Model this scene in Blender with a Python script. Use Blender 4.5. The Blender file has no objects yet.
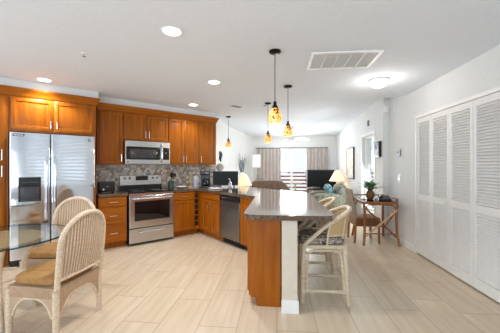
import bpy, math, random
from mathutils import Matrix, Vector, noise

random.seed(7)
PI = math.pi
SC = bpy.context.scene
COL = SC.collection
R2 = math.sqrt(0.5)

# ------------------------------------------------------------------ camera
cam_data = bpy.data.cameras.new('camera')
cam_data.sensor_width = 36.0
cam_data.lens = 270 / 500 * 36.0
cam_data.clip_start = 0.05
cam_data.shift_y = -0.001
cam = bpy.data.objects.new('camera', cam_data)
COL.objects.link(cam)
cam.location = (0, 0, 1.38)
cam.rotation_euler = (PI / 2, 0, math.atan(27 / 270))
SC.camera = cam

# ------------------------------------------------------------------ world
world = bpy.data.worlds.new('world')
SC.world = world
world.use_nodes = True
wn = world.node_tree
wn.nodes['Background'].inputs[0].default_value = (0.88, 0.94, 1.0, 1)
wn.nodes['Background'].inputs[1].default_value = 1.0


def area(name, loc, rot, sx, sy, power, color=(1, 1, 1)):
    l = bpy.data.lights.new(name, 'AREA')
    l.shape = 'RECTANGLE'
    l.size, l.size_y = sx, sy
    l.energy = power
    l.color = color
    o = bpy.data.objects.new(name, l)
    COL.objects.link(o)
    o.location = loc
    o.rotation_euler = rot
    return o


# unseen fill lamps added at rear and left; daylight at the two balcony openings
area('fill_rear', (-1.6, -2.9, 1.3), (PI / 2 + 0.75, 0, 0), 5.0, 1.6, 125, (0.76, 0.88, 1.0))  # added fill, tilted up to brighten the ceiling
area('fill_left', (-5.2, 0.0, 1.35), (PI / 2 + 0.3, 0, -PI / 2), 3.4, 1.7, 50, (0.78, 0.89, 1.0))
area('daylight_balcony', (0.5, 9.97, 1.4), (PI / 2, 0, PI), 1.1, 1.1, 80, (0.88, 0.94, 1.0))
area('daylight_side', (2.2, 6.45, 1.2), (PI / 2 - 0.4, 0, PI / 2), 0.8, 1.6, 30, (0.88, 0.98, 1.0))

vs = SC.view_settings
vs.view_transform = 'Standard'
vs.look = 'None'
vs.gamma = 1
vs.use_curve_mapping = False
vs.exposure = 0.25


# ------------------------------------------------------------------ helpers
def K(s, n):
    """kitchen axes (run along s, depth n) to room axes; the kitchen stands at 45 degrees to the room"""
    return (R2 * (s - n), R2 * (s + n))


class MB:
    def __init__(self):
        self.v, self.f, self.mi = [], [], []
        self.m = Matrix.Identity(4)

    def add(self, vs_, fs, mi=0):
        b = len(self.v)
        self.v += [tuple(self.m @ Vector(p)) for p in vs_]
        self.f += [tuple(b + i for i in f) for f in fs]
        self.mi += [mi] * len(fs)

    def box(self, x0, x1, y0, y1, z0, z1, rot=None, mi=0):
        vs_ = [(x, y, z) for z in (z0, z1) for y in (y0, y1) for x in (x0, x1)]
        if rot is not None:
            c = Vector(((x0 + x1) / 2, (y0 + y1) / 2, (z0 + z1) / 2))
            vs_ = [tuple(rot @ (Vector(p) - c) + c) for p in vs_]
        self.add(vs_, [(0, 2, 3, 1), (4, 5, 7, 6), (0, 1, 5, 4), (1, 3, 7, 5), (3, 2, 6, 7), (2, 0, 4, 6)], mi)
        return self

    def prism(self, poly, z0, z1, mi=0, side_mi=None):
        n = len(poly)
        A = sum(poly[i][0] * poly[(i + 1) % n][1] - poly[(i + 1) % n][0] * poly[i][1] for i in range(n))
        if A < 0:
            poly = poly[::-1]
        vs_ = [(x, y, z0) for x, y in poly] + [(x, y, z1) for x, y in poly]
        self.add(vs_, [tuple(range(n))[::-1], tuple(range(n, 2 * n))], mi)
        self.add(vs_, [(i, (i + 1) % n, n + (i + 1) % n, n + i) for i in range(n)], mi if side_mi is None else side_mi)
        return self

    def tube(self, pts, r, seg=8, closed=False, caps=True):
        P = [Vector(p) for p in pts]
        n = len(P)
        rs = r if isinstance(r, (list, tuple)) else [r] * n
        rings = []
        up = None
        for i in range(n):
            if closed:
                t = P[(i + 1) % n] - P[i - 1]
            else:
                t = P[min(i + 1, n - 1)] - P[max(i - 1, 0)]
            t.normalize()
            if up is None:
                a = Vector((0, 0, 1)) if abs(t.z) < 0.9 else Vector((1, 0, 0))
                up = (a - t * a.dot(t)).normalized()
            else:
                up = (up - t * up.dot(t))
                if up.length < 1e-5:
                    up = t.orthogonal()
                up.normalize()
            s = t.cross(up)
            rings.append([P[i] + (up * math.cos(2 * PI * k / seg) + s * math.sin(2 * PI * k / seg)) * rs[i] for k in range(seg)])
        vs_ = [tuple(p) for ring in rings for p in ring]
        fs = []
        m = n if closed else n - 1
        for i in range(m):
            j = (i + 1) % n
            for k in range(seg):
                l = (k + 1) % seg
                fs.append((i * seg + k, i * seg + l, j * seg + l, j * seg + k))
        if not closed and caps:
            fs.append(tuple(range(seg))[::-1])
            fs.append(tuple((n - 1) * seg + k for k in range(seg)))
        self.add(vs_, fs)
        return self

    def lathe(self, prof, c=(0, 0, 0), seg=24, mi=0, cap0=True, cap1=True):
        n = len(prof)
        vs_ = [(c[0] + r * math.cos(2 * PI * k / seg), c[1] + r * math.sin(2 * PI * k / seg), c[2] + z) for r, z in prof for k in range(seg)]
        fs = []
        for i in range(n - 1):
            for k in range(seg):
                l = (k + 1) % seg
                fs.append((i * seg + k, i * seg + l, (i + 1) * seg + l, (i + 1) * seg + k))
        if cap0:
            fs.append(tuple(range(seg))[::-1])
        if cap1:
            fs.append(tuple((n - 1) * seg + k for k in range(seg)))
        self.add(vs_, fs, mi)
        return self

    def grid(self, fn, nu, nv, mi=0, closed_u=False):
        vs_ = [fn(i / nu, j / nv) for j in range(nv + 1) for i in range(nu + 1)]
        fs = [(j * (nu + 1) + i, j * (nu + 1) + i + 1, (j + 1) * (nu + 1) + i + 1, (j + 1) * (nu + 1) + i) for j in range(nv) for i in range(nu)]
        self.add(vs_, fs, mi)
        return self

    def sheet(self, fn, nu, nv, th):
        """a panel with thickness: front grid, back grid shifted along the local normal, closed rim"""
        P = [[Vector(fn(i / nu, j / nv)) for i in range(nu + 1)] for j in range(nv + 1)]
        N = []
        for j in range(nv + 1):
            row = []
            for i in range(nu + 1):
                du = P[j][min(i + 1, nu)] - P[j][max(i - 1, 0)]
                dv = P[min(j + 1, nv)][i] - P[max(j - 1, 0)][i]
                nn = du.cross(dv)
                row.append(nn.normalized() if nn.length > 1e-9 else Vector((0, 0, 1)))
            N.append(row)
        w = nu + 1
        vs_ = [tuple(P[j][i] + N[j][i] * th / 2) for j in range(nv + 1) for i in range(w)]
        vs_ += [tuple(P[j][i] - N[j][i] * th / 2) for j in range(nv + 1) for i in range(w)]
        o = w * (nv + 1)
        fs = []
        for j in range(nv):
            for i in range(nu):
                a, b, c, d = j * w + i, j * w + i + 1, (j + 1) * w + i + 1, (j + 1) * w + i
                fs += [(a, b, c, d), (o + d, o + c, o + b, o + a)]
        for i in range(nu):
            fs += [(i, o + i, o + i + 1, i + 1), (nv * w + i, nv * w + i + 1, o + nv * w + i + 1, o + nv * w + i)]
        for j in range(nv):
            fs += [(j * w, (j + 1) * w, o + (j + 1) * w, o + j * w), (j * w + nu, o + j * w + nu, o + (j + 1) * w + nu, (j + 1) * w + nu)]
        self.add(vs_, fs)
        return self

    def ball(self, c, rx, ry, rz, nu=20, nv=12, e=1.0):
        def sp(x):
            return math.copysign(abs(x) ** e, x)
        prof = []
        vs_, fs = [], []
        for j in range(nv + 1):
            ph = -PI / 2 + PI * j / nv
            for i in range(nu):
                th = 2 * PI * i / nu
                vs_.append((c[0] + rx * sp(math.cos(ph)) * sp(math.cos(th)), c[1] + ry * sp(math.cos(ph)) * sp(math.sin(th)), c[2] + rz * sp(math.sin(ph))))
        for j in range(nv):
            for i in range(nu):
                l = (i + 1) % nu
                fs.append((j * nu + i, j * nu + l, (j + 1) * nu + l, (j + 1) * nu + i))
        self.add(vs_, fs)
        return self

    def rings(self, x0, x1, z0, z1, prof, mi=0):
        """nested rectangles in the xz plane: prof = [(inset, y), ...] from the rim inwards, capped"""
        vs_ = []
        for ins, y in prof:
            vs_ += [(x0 + ins, y, z0 + ins), (x1 - ins, y, z0 + ins), (x1 - ins, y, z1 - ins), (x0 + ins, y, z1 - ins)]
        fs = []
        for i in range(len(prof) - 1):
            for k in range(4):
                l = (k + 1) % 4
                fs.append((i * 4 + k, i * 4 + l, i * 4 + 4 + l, i * 4 + 4 + k))
        e = (len(prof) - 1) * 4
        fs.append((e, e + 1, e + 2, e + 3))
        fs.append((3, 2, 1, 0))
        self.add(vs_, fs, mi)
        return self

    def build(self, name, mat, parent=None, bevel=0.0, smooth=True, loc=None, rotz=0.0, seg=2):
        me = bpy.data.meshes.new(name)
        me.from_pydata(self.v, [], self.f)
        mats = mat if isinstance(mat, (list, tuple)) else [mat]
        for m in mats:
            me.materials.append(m)
        for p, i in zip(me.polygons, self.mi):
            p.material_index = i
        me.validate()
        me.update()
        if smooth:
            me.polygons.foreach_set('use_smooth', [True] * len(me.polygons))
            me.set_sharp_from_angle(angle=math.radians(38))
        o = bpy.data.objects.new(name, me)
        COL.objects.link(o)
        if parent is not None:
            o.parent = parent
        if loc is not None:
            o.location = loc
            o.rotation_euler = (0, 0, rotz)
        if bevel:
            b = o.modifiers.new('bevel', 'BEVEL')
            b.width = bevel
            b.segments = seg
            b.limit_method = 'ANGLE'
            b.angle_limit = math.radians(40)
        return o


def thing(name, label, cat, loc=(0, 0, 0), rotz=0.0, group=None):
    o = bpy.data.objects.new(name, None)
    o.empty_display_size = 0.1
    COL.objects.link(o)
    o.location = loc
    o.rotation_euler = (0, 0, rotz)
    o['label'] = label
    o['category'] = cat
    if group:
        o['group'] = group
    return o


def tag(o, label, cat, group=None):
    o['label'] = label
    o['category'] = cat
    if group:
        o['group'] = group
    return o


def struct(o, label=None, cat=None):
    o['kind'] = 'structure'
    if label:
        o['label'] = label
    if cat:
        o['category'] = cat
    return o


def dup(root, loc, rotz, label=None, group=None):
    r = root.copy()
    COL.objects.link(r)
    r.location = loc
    r.rotation_euler = (0, 0, rotz)
    if label:
        r['label'] = label
    if group:
        r['group'] = group
    for ch in list(root.children):
        c = ch.copy()
        COL.objects.link(c)
        c.parent = r
        for g in list(ch.children):
            d = g.copy()
            COL.objects.link(d)
            d.parent = c
    return r


def smooth_path(pts, n=6, closed=False):
    """Catmull-Rom through the points"""
    P = [Vector(p) for p in pts]
    N = len(P)
    out = []
    rng = N if closed else N - 1
    for i in range(rng):
        if closed:
            a, b, c, d = P[i - 1], P[i], P[(i + 1) % N], P[(i + 2) % N]
        else:
            a, b, c, d = P[max(i - 1, 0)], P[i], P[i + 1], P[min(i + 2, N - 1)]
        for k in range(n):
            t = k / n
            out.append(0.5 * ((2 * b) + (c - a) * t + (2 * a - 5 * b + 4 * c - d) * t * t + (3 * b - a - 3 * c + d) * t ** 3))
    if not closed:
        out.append(P[-1])
    return out


# ------------------------------------------------------------------ materials
def srgb(r, g, b):
    def c(x):
        x /= 255.0
        return x / 12.92 if x <= 0.04045 else ((x + 0.055) / 1.055) ** 2.4
    return (c(r), c(g), c(b), 1)


def base_mat(name):
    m = bpy.data.materials.new(name)
    m.use_nodes = True
    nt = m.node_tree
    return m, nt, nt.nodes['Principled BSDF']


def node(nt, typ, **kw):
    n = nt.nodes.new(typ)
    for k, v in kw.items():
        setattr(n, k, v)
    return n


def coords(nt, scale=(1, 1, 1), rot=(0, 0, 0), kind='Object'):
    tc = node(nt, 'ShaderNodeTexCoord')
    mp = node(nt, 'ShaderNodeMapping')
    mp.inputs['Scale'].default_value = scale
    mp.inputs['Rotation'].default_value = rot
    nt.links.new(tc.outputs[kind], mp.inputs['Vector'])
    return mp.outputs['Vector']


def ramp(nt, fac, stops, interp='LINEAR'):
    r = node(nt, 'ShaderNodeValToRGB')
    r.color_ramp.interpolation = interp
    el = r.color_ramp.elements
    el[0].position, el[0].color = stops[0]
    el[1].position, el[1].color = stops[-1]
    for p, c in stops[1:-1]:
        e = el.new(p)
        e.color = c
    nt.links.new(fac, r.inputs['Fac'])
    return r.outputs['Color']


def bump(nt, bs, h, strength=0.2, dist=0.01):
    b = node(nt, 'ShaderNodeBump')
    b.inputs['Strength'].default_value = strength
    b.inputs['Distance'].default_value = dist
    nt.links.new(h, b.inputs['Height'])
    nt.links.new(b.outputs['Normal'], bs.inputs['Normal'])


def noisy(name, c1, c2, scale=8.0, stretch=(1, 1, 1), rough=0.5, metal=0.0, bmp=0.0, detail=4.0, lo=0.35, hi=0.65, spec=None, bscale=None):
    m, nt, bs = base_mat(name)
    v = coords(nt, stretch)
    n = node(nt, 'ShaderNodeTexNoise')
    n.inputs['Scale'].default_value = scale
    n.inputs['Detail'].default_value = detail
    nt.links.new(v, n.inputs['Vector'])
    nt.links.new(ramp(nt, n.outputs['Fac'], [(lo, c1), (hi, c2)]), bs.inputs['Base Color'])
    bs.inputs['Roughness'].default_value = rough
    bs.inputs['Metallic'].default_value = metal
    if spec is not None:
        bs.inputs['Specular IOR Level'].default_value = spec
    if bmp:
        if bscale:
            n2 = node(nt, 'ShaderNodeTexNoise')
            n2.inputs['Scale'].default_value = bscale
            nt.links.new(v, n2.inputs['Vector'])
            bump(nt, bs, n2.outputs['Fac'], bmp)
        else:
            bump(nt, bs, n.outputs['Fac'], bmp)
    return m


def emit_mat(name, col, strength):
    m, nt, bs = base_mat(name)
    bs.inputs['Base Color'].default_value = col
    bs.inputs['Emission Color'].default_value = col
    bs.inputs['Emission Strength'].default_value = strength
    return m


def glass_mat(name, tint, gloss=0.06, rough=0.0):
    m, nt, bs = base_mat(name)
    out = nt.nodes['Material Output']
    nt.nodes.remove(bs)
    tr = node(nt, 'ShaderNodeBsdfTransparent')
    tr.inputs[0].default_value = tint
    gl = node(nt, 'ShaderNodeBsdfGlossy')
    gl.inputs['Roughness'].default_value = rough
    # Schlick reflectance, the same from both sides of the sheet
    lw = node(nt, 'ShaderNodeLayerWeight')
    lw.inputs['Blend'].default_value = 0.5
    pw = node(nt, 'ShaderNodeMath', operation='POWER')
    pw.inputs[1].default_value = 5.0
    nt.links.new(lw.outputs['Facing'], pw.inputs[0])
    fr = node(nt, 'ShaderNodeMath', operation='MULTIPLY_ADD')
    fr.inputs[1].default_value = 1.0 - gloss
    fr.inputs[2].default_value = gloss
    nt.links.new(pw.outputs[0], fr.inputs[0])
    mx = node(nt, 'ShaderNodeMixShader')
    nt.links.new(fr.outputs[0], mx.inputs[0])
    nt.links.new(tr.outputs[0], mx.inputs[1])
    nt.links.new(gl.outputs[0], mx.inputs[2])
    nt.links.new(mx.outputs[0], out.inputs[0])
    return m


def make_floor_mat():
    m, nt, bs = base_mat('floor_tile')
    v = coords(nt, (1, 1, 1), (0, 0, PI / 2))
    b = node(nt, 'ShaderNodeTexBrick')
    b.offset = 0.35
    b.inputs['Scale'].default_value = 1.0
    b.inputs['Brick Width'].default_value = 0.68
    b.inputs['Row Height'].default_value = 0.34
    b.inputs['Mortar Size'].default_value = 0.004
    b.inputs['Mortar Smooth'].default_value = 0.2
    b.inputs['Color1'].default_value = (0, 0, 0, 1)
    b.inputs['Color2'].default_value = (1, 1, 1, 1)
    b.inputs['Mortar'].default_value = (0.5, 0.5, 0.5, 1)
    nt.links.new(v, b.inputs['Vector'])
    # veins run along each plank; every plank gets its own offset
    sep = node(nt, 'ShaderNodeSeparateXYZ')
    nt.links.new(v, sep.inputs[0])
    mul = node(nt, 'ShaderNodeMath', operation='MULTIPLY')
    mul.inputs[1].default_value = 9.0
    nt.links.new(b.outputs['Color'], mul.inputs[0])
    cmb = node(nt, 'ShaderNodeCombineXYZ')
    mx_ = node(nt, 'ShaderNodeMath', operation='MULTIPLY')
    mx_.inputs[1].default_value = 1.1
    my_ = node(nt, 'ShaderNodeMath', operation='MULTIPLY')
    my_.inputs[1].default_value = 16.0
    nt.links.new(sep.outputs['X'], mx_.inputs[0])
    nt.links.new(sep.outputs['Y'], my_.inputs[0])
    nt.links.new(mx_.outputs[0], cmb.inputs['X'])
    nt.links.new(my_.outputs[0], cmb.inputs['Y'])
    nt.links.new(mul.outputs[0], cmb.inputs['Z'])
    n = node(nt, 'ShaderNodeTexNoise')
    n.inputs['Scale'].default_value = 1.0
    n.inputs['Detail'].default_value = 5.0
    n.inputs['Distortion'].default_value = 0.6
    nt.links.new(cmb.outputs[0], n.inputs['Vector'])
    col = ramp(nt, n.outputs['Fac'], [(0.3, srgb(200, 180, 155)), (0.5, srgb(208, 190, 165)), (0.7, srgb(216, 199, 176))])
    mix = node(nt, 'ShaderNodeMix', data_type='RGBA')
    mix.inputs['B'].default_value = srgb(172, 152, 128)
    nt.links.new(b.outputs['Fac'], mix.inputs['Factor'])
    nt.links.new(col, mix.inputs['A'])
    nt.links.new(mix.outputs['Result'], bs.inputs['Base Color'])
    bs.inputs['Roughness'].default_value = 0.33
    bs.inputs['Specular IOR Level'].default_value = 0.4
    return m


def make_backsplash_mat():
    m, nt, bs = base_mat('mosaic_backsplash')
    v = coords(nt, (1, 1, 1), (PI / 2, 0, 0))
    b = node(nt, 'ShaderNodeTexBrick')
    b.offset = 0.5
    b.inputs['Scale'].default_value = 1.0
    b.inputs['Brick Width'].default_value = 0.052
    b.inputs['Row Height'].default_value = 0.05
    b.inputs['Mortar Size'].default_value = 0.003
    b.inputs['Color1'].default_value = (0, 0, 0, 1)
    b.inputs['Color2'].default_value = (1, 1, 1, 1)
    nt.links.new(v, b.inputs['Vector'])
    col = ramp(nt, b.outputs['Color'], [(0.0, srgb(142, 126, 112)), (0.14, srgb(196, 184, 168)), (0.3, srgb(168, 144, 122)), (0.42, srgb(188, 188, 190)), (0.55, srgb(222, 212, 198)), (0.68, srgb(152, 146, 144)), (0.8, srgb(184, 162, 140)), (0.92, srgb(214, 214, 214))], 'CONSTANT')
    mix = node(nt, 'ShaderNodeMix', data_type='RGBA')
    mix.inputs['B'].default_value = srgb(178, 168, 156)
    nt.links.new(b.outputs['Fac'], mix.inputs['Factor'])
    nt.links.new(col, mix.inputs['A'])
    nt.links.new(mix.outputs['Result'], bs.inputs['Base Color'])
    bs.inputs['Roughness'].default_value = 0.22
    return m


def make_granite():
    m, nt, bs = base_mat('granite')
    v = coords(nt)
    n = node(nt, 'ShaderNodeTexNoise')
    n.inputs['Scale'].default_value = 22.0
    n.inputs['Detail'].default_value = 6.0
    n.inputs['Roughness'].default_value = 0.75
    nt.links.new(v, n.inputs['Vector'])
    col = ramp(nt, n.outputs['Fac'], [(0.3, srgb(22, 18, 17)), (0.42, srgb(70, 54, 42)), (0.5, srgb(122, 98, 78)), (0.57, srgb(48, 40, 36)), (0.7, srgb(160, 140, 118))])
    nt.links.new(col, bs.inputs['Base Color'])
    bs.inputs['Roughness'].default_value = 0.1
    bs.inputs['Specular IOR Level'].default_value = 0.6
    bs.inputs['Coat Weight'].default_value = 0.2
    bs.inputs['Coat Roughness'].default_value = 0.05
    return m


def make_wood(name, c1, c2, c3, axis='z', rough=0.35):
    m, nt, bs = base_mat(name)
    st = {'z': (9, 9, 0.7), 'x': (0.7, 9, 9)}[axis]
    v = coords(nt, st)
    n = node(nt, 'ShaderNodeTexNoise')
    n.inputs['Scale'].default_value = 3.0
    n.inputs['Detail'].default_value = 6.0
    n.inputs['Distortion'].default_value = 0.4
    nt.links.new(v, n.inputs['Vector'])
    nt.links.new(ramp(nt, n.outputs['Fac'], [(0.3, c1), (0.5, c2), (0.72, c3)]), bs.inputs['Base Color'])
    bs.inputs['Roughness'].default_value = rough
    bs.inputs['Specular IOR Level'].default_value = 0.3
    return m


def make_weave(name, c1, c2, su, sv, rough=0.6, bs_=0.8):
    """woven cane: crossing waves in generated xz plus noise"""
    m, nt, bs = base_mat(name)
    tc = node(nt, 'ShaderNodeTexCoord')
    w1 = node(nt, 'ShaderNodeTexWave', wave_type='BANDS', bands_direction='Z')
    w1.inputs['Scale'].default_value = sv
    w2 = node(nt, 'ShaderNodeTexWave', wave_type='BANDS', bands_direction='X')
    w2.inputs['Scale'].default_value = su
    for w in (w1, w2):
        w.inputs['Distortion'].default_value = 0.6
        nt.links.new(tc.outputs['Object'], w.inputs['Vector'])
    mu = node(nt, 'ShaderNodeMath', operation='MULTIPLY')
    nt.links.new(w1.outputs['Fac'], mu.inputs[0])
    nt.links.new(w2.outputs['Fac'], mu.inputs[1])
    nt.links.new(ramp(nt, mu.outputs[0], [(0.0, c1), (0.45, c2)]), bs.inputs['Base Color'])
    bs.inputs['Roughness'].default_value = rough
    bump(nt, bs, mu.outputs[0], bs_, 0.004)
    return m


def make_steel(name, c, rough=0.2, stretch=(1, 1, 60), var=0.06):
    m, nt, bs = base_mat(name)
    v = coords(nt, stretch)
    n = node(nt, 'ShaderNodeTexNoise')
    n.inputs['Scale'].default_value = 4.0
    nt.links.new(v, n.inputs['Vector'])
    d = tuple(max(0, x - var) for x in c[:3]) + (1,)
    nt.links.new(ramp(nt, n.outputs['Fac'], [(0.3, d), (0.7, c)]), bs.inputs['Base Color'])
    bs.inputs['Metallic'].default_value = 1.0
    bs.inputs['Roughness'].default_value = rough
    return m


def make_multicolour(name, stops, scale=12.0, rough=0.8, detail=2.0, interp='CONSTANT', stretch=(1, 1, 1), emis=0.0):
    m, nt, bs = base_mat(name)
    v = coords(nt, stretch)
    n = node(nt, 'ShaderNodeTexNoise')
    n.inputs['Scale'].default_value = scale
    n.inputs['Detail'].default_value = detail
    nt.links.new(v, n.inputs['Vector'])
    c = ramp(nt, n.outputs['Fac'], stops, interp)
    nt.links.new(c, bs.inputs['Base Color'])
    bs.inputs['Roughness'].default_value = rough
    if emis:
        nt.links.new(c, bs.inputs['Emission Color'])
        bs.inputs['Emission Strength'].default_value = emis
    return m


M = {}
M['wall'] = noisy('wall_paint', srgb(226, 227, 226), srgb(231, 232, 231), 60, rough=0.8, bmp=0.06, bscale=140)
M['ceiling'] = noisy('ceiling_paint', srgb(231, 236, 243), srgb(235, 240, 247), 40, rough=0.9, bmp=0.15, bscale=60)
M['white'] = noisy('white_paint', srgb(240, 239, 236), srgb(244, 243, 241), 20, rough=0.45)
M['post'] = noisy('beige_paint', srgb(216, 205, 188), srgb(221, 211, 195), 20, rough=0.6)
M['louver'] = noisy('white_louver_paint', srgb(232, 231, 229), srgb(237, 236, 234), 20, rough=0.5)
M['floor'] = make_floor_mat()
M['backsplash'] = make_backsplash_mat()
M['granite'] = make_granite()
M['wood'] = make_wood('maple_cabinet', srgb(138, 72, 4), srgb(158, 86, 8), srgb(172, 98, 13))
M['wood_x'] = make_wood('maple_cabinet_cross', srgb(138, 72, 4), srgb(158, 86, 8), srgb(172, 98, 13), 'x')
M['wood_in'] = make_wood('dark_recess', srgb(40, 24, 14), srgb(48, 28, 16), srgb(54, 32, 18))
M['steel'] = make_steel('brushed_steel', srgb(206, 207, 210), 0.24)
M['fridge_steel'] = make_steel('fridge_steel', srgb(216, 219, 225), 0.085, var=0.015)
_nt = M['fridge_steel'].node_tree
_tg = node(_nt, 'ShaderNodeTangent', direction_type='RADIAL', axis='Z')
_nt.links.new(_tg.outputs[0], _nt.nodes['Principled BSDF'].inputs['Tangent'])
_nt.nodes['Principled BSDF'].inputs['Anisotropic'].default_value = 1.0
M['dark_steel'] = make_steel('dark_steel', srgb(146, 141, 136), 0.3)
M['chrome'] = noisy('chrome', srgb(222, 222, 222), srgb(230, 230, 230), 5, rough=0.14, metal=1)
M['black_glass'] = noisy('black_glass', srgb(10, 11, 12), srgb(16, 17, 19), 4, rough=0.06)
M['black'] = noisy('black_plastic', srgb(18, 18, 20), srgb(26, 26, 28), 12, rough=0.3)
M['black_matte'] = noisy('black_matte', srgb(16, 15, 15), srgb(24, 22, 22), 12, rough=0.7)
M['screen'] = noisy('tv_screen', srgb(8, 9, 10), srgb(13, 14, 16), 4, rough=0.35, spec=0.2)
M['grey_plastic'] = noisy('grey_plastic', srgb(120, 122, 124), srgb(134, 136, 138), 10, rough=0.5)
M['bronze'] = noisy('dark_bronze', srgb(34, 28, 24), srgb(46, 38, 32), 20, rough=0.4, metal=0.7)
M['rattan'] = noisy('whitewashed_rattan', srgb(198, 172, 144), srgb(230, 210, 186), 30, (1, 1, 6), rough=0.55, bmp=0.3)
M['rattan_weave'] = make_weave('woven_rattan', srgb(158, 126, 96), srgb(218, 188, 156), 26, 40)
M['rattan_brown'] = noisy('brown_rattan', srgb(124, 72, 32), srgb(166, 104, 54), 26, (1, 1, 4), rough=0.4, bmp=0.2)
M['brown_weave'] = make_weave('brown_woven_seat', srgb(112, 70, 36), srgb(180, 130, 82), 30, 44)
M['grey_weave'] = make_weave('greyish_woven_back', srgb(120, 96, 74), srgb(186, 164, 138), 30, 44)
M['cream_rattan'] = noisy('cream_rattan', srgb(204, 184, 154), srgb(226, 210, 184), 22, (1, 1, 5), rough=0.45, bmp=0.15)
M['cane'] = make_weave('cane_panel', srgb(188, 152, 102), srgb(228, 200, 154), 30, 36)
M['cushion'] = noisy('tan_cushion', srgb(156, 112, 62), srgb(176, 132, 78), 18, rough=0.85, bmp=0.15)
M['print'] = make_multicolour('patterned_cushion', [(0.0, srgb(86, 74, 64)), (0.42, srgb(196, 186, 172)), (0.49, srgb(136, 118, 100)), (0.56, srgb(92, 82, 74)), (0.61, srgb(216, 206, 192))], 18, stretch=(1, 1, 3))
M['floral'] = make_multicolour('floral_fabric', [(0.0, srgb(84, 92, 86)), (0.4, srgb(116, 118, 106)), (0.48, srgb(148, 140, 116)), (0.56, srgb(102, 112, 112)), (0.64, srgb(136, 122, 88))], 13)
M['teal'] = make_multicolour('teal_pillow', [(0.0, srgb(72, 118, 132)), (0.45, srgb(112, 152, 164)), (0.6, srgb(150, 180, 188))], 14)
M['brown_fabric'] = noisy('brown_sofa_fabric', srgb(106, 86, 72), srgb(128, 106, 90), 14, rough=0.9)
M['grey_fabric'] = make_multicolour('grey_striped_pillow', [(0.0, srgb(120, 118, 120)), (0.5, srgb(176, 172, 170))], 20)
M['curtain'] = noisy('taupe_curtain', srgb(178, 168, 162), srgb(194, 184, 178), 12, (3, 3, 0.3), rough=0.9)
M['shade'] = emit_mat('lamp_shade_lit', srgb(255, 226, 186), 0.5)
M['shade_white'] = emit_mat('lamp_shade_white', srgb(248, 244, 240), 0.35)
M['lamp_base'] = noisy('tan_ceramic', srgb(206, 158, 96), srgb(224, 180, 120), 12, rough=0.4)
M['amber'] = make_multicolour('amber_mosaic_glass', [(0.0, srgb(112, 58, 14)), (0.38, srgb(222, 146, 48)), (0.46, srgb(255, 220, 150)), (0.53, srgb(168, 92, 24)), (0.59, srgb(250, 190, 96))], 30, 0.25, 1.0, emis=0.8)
M['bulb'] = emit_mat('bulb_glow', srgb(255, 236, 205), 3.0)
M['led'] = emit_mat('led_disc', srgb(255, 250, 242), 9.0)
M['dome'] = emit_mat('dome_glass', srgb(255, 250, 240), 2.2)
M['table_glass'] = [glass_mat('table_glass', (0.95, 0.98, 0.97, 1), 0.035), glass_mat('table_glass_edge', (0.06, 0.14, 0.13, 1))]
M['pane'] = glass_mat('window_glass', (0.97, 0.985, 0.99, 1))
M['leaf'] = noisy('green_leaf', srgb(62, 98, 64), srgb(118, 148, 112), 14, rough=0.45)
M['vase'] = make_weave('pineapple_vase', srgb(92, 58, 34), srgb(168, 120, 82), 24, 24)
M['rail'] = noisy('red_rail', srgb(138, 66, 56), srgb(158, 82, 70), 10, rough=0.5)
M['concrete'] = noisy('pale_concrete', srgb(196, 192, 186), srgb(212, 208, 202), 6, rough=0.8)
M['paper'] = noisy('white_paper', srgb(236, 236, 238), srgb(244, 244, 246), 10, rough=0.7)
M['ceramic'] = noisy('white_ceramic', srgb(238, 237, 234), srgb(246, 245, 243), 10, rough=0.2)
M['lavender'] = noisy('pale_lavender', srgb(206, 208, 224), srgb(224, 226, 236), 10, rough=0.4)
M['green_crock'] = noisy('green_crock', srgb(34, 66, 52), srgb(52, 88, 70), 10, rough=0.25)
M['light_wood'] = make_wood('light_wood', srgb(188, 146, 98), srgb(204, 164, 116), srgb(216, 178, 132))
M['oak_top'] = make_wood('pale_wood_disc', srgb(206, 174, 134), srgb(220, 190, 150), srgb(232, 206, 170), 'x')
M['soap'] = noisy('silver_grey', srgb(150, 152, 154), srgb(196, 198, 200), 10, rough=0.2, metal=0.6)
M['display'] = emit_mat('dark_display', srgb(12, 20, 24), 0.2)
M['orn'] = noisy('dark_blue_ornament', srgb(24, 34, 48), srgb(62, 92, 116), 14, rough=0.4)
M['art1'] = make_multicolour('abstract_pale_canvas', [(0.0, srgb(206, 190, 178)), (0.4, srgb(238, 230, 218)), (0.52, srgb(226, 184, 142)), (0.57, srgb(170, 160, 164)), (0.62, srgb(240, 236, 230))], 2.6, 0.7, 2.0, stretch=(1, 3, 1))
M['art2'] = make_multicolour('grey_photo_print', [(0.0, srgb(70, 76, 80)), (0.45, srgb(130, 138, 142)), (0.55, srgb(170, 176, 178))], 6, 0.5)

# ------------------------------------------------------------------ setting
CZ = 2.58          # flat kitchen ceiling


def vault(y):
    return 2.46 + 0.072 * (9.95 - y)


YB = 9.9
XR1, XR2 = 2.19, 2.09
KW = 5.55          # kitchen wall, along n

b = MB()
b.box(-6.0, 4.2, -3.2, 10.04, -0.12, 0.0)
struct(b.build('floor', M['floor'], smooth=False))

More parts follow.
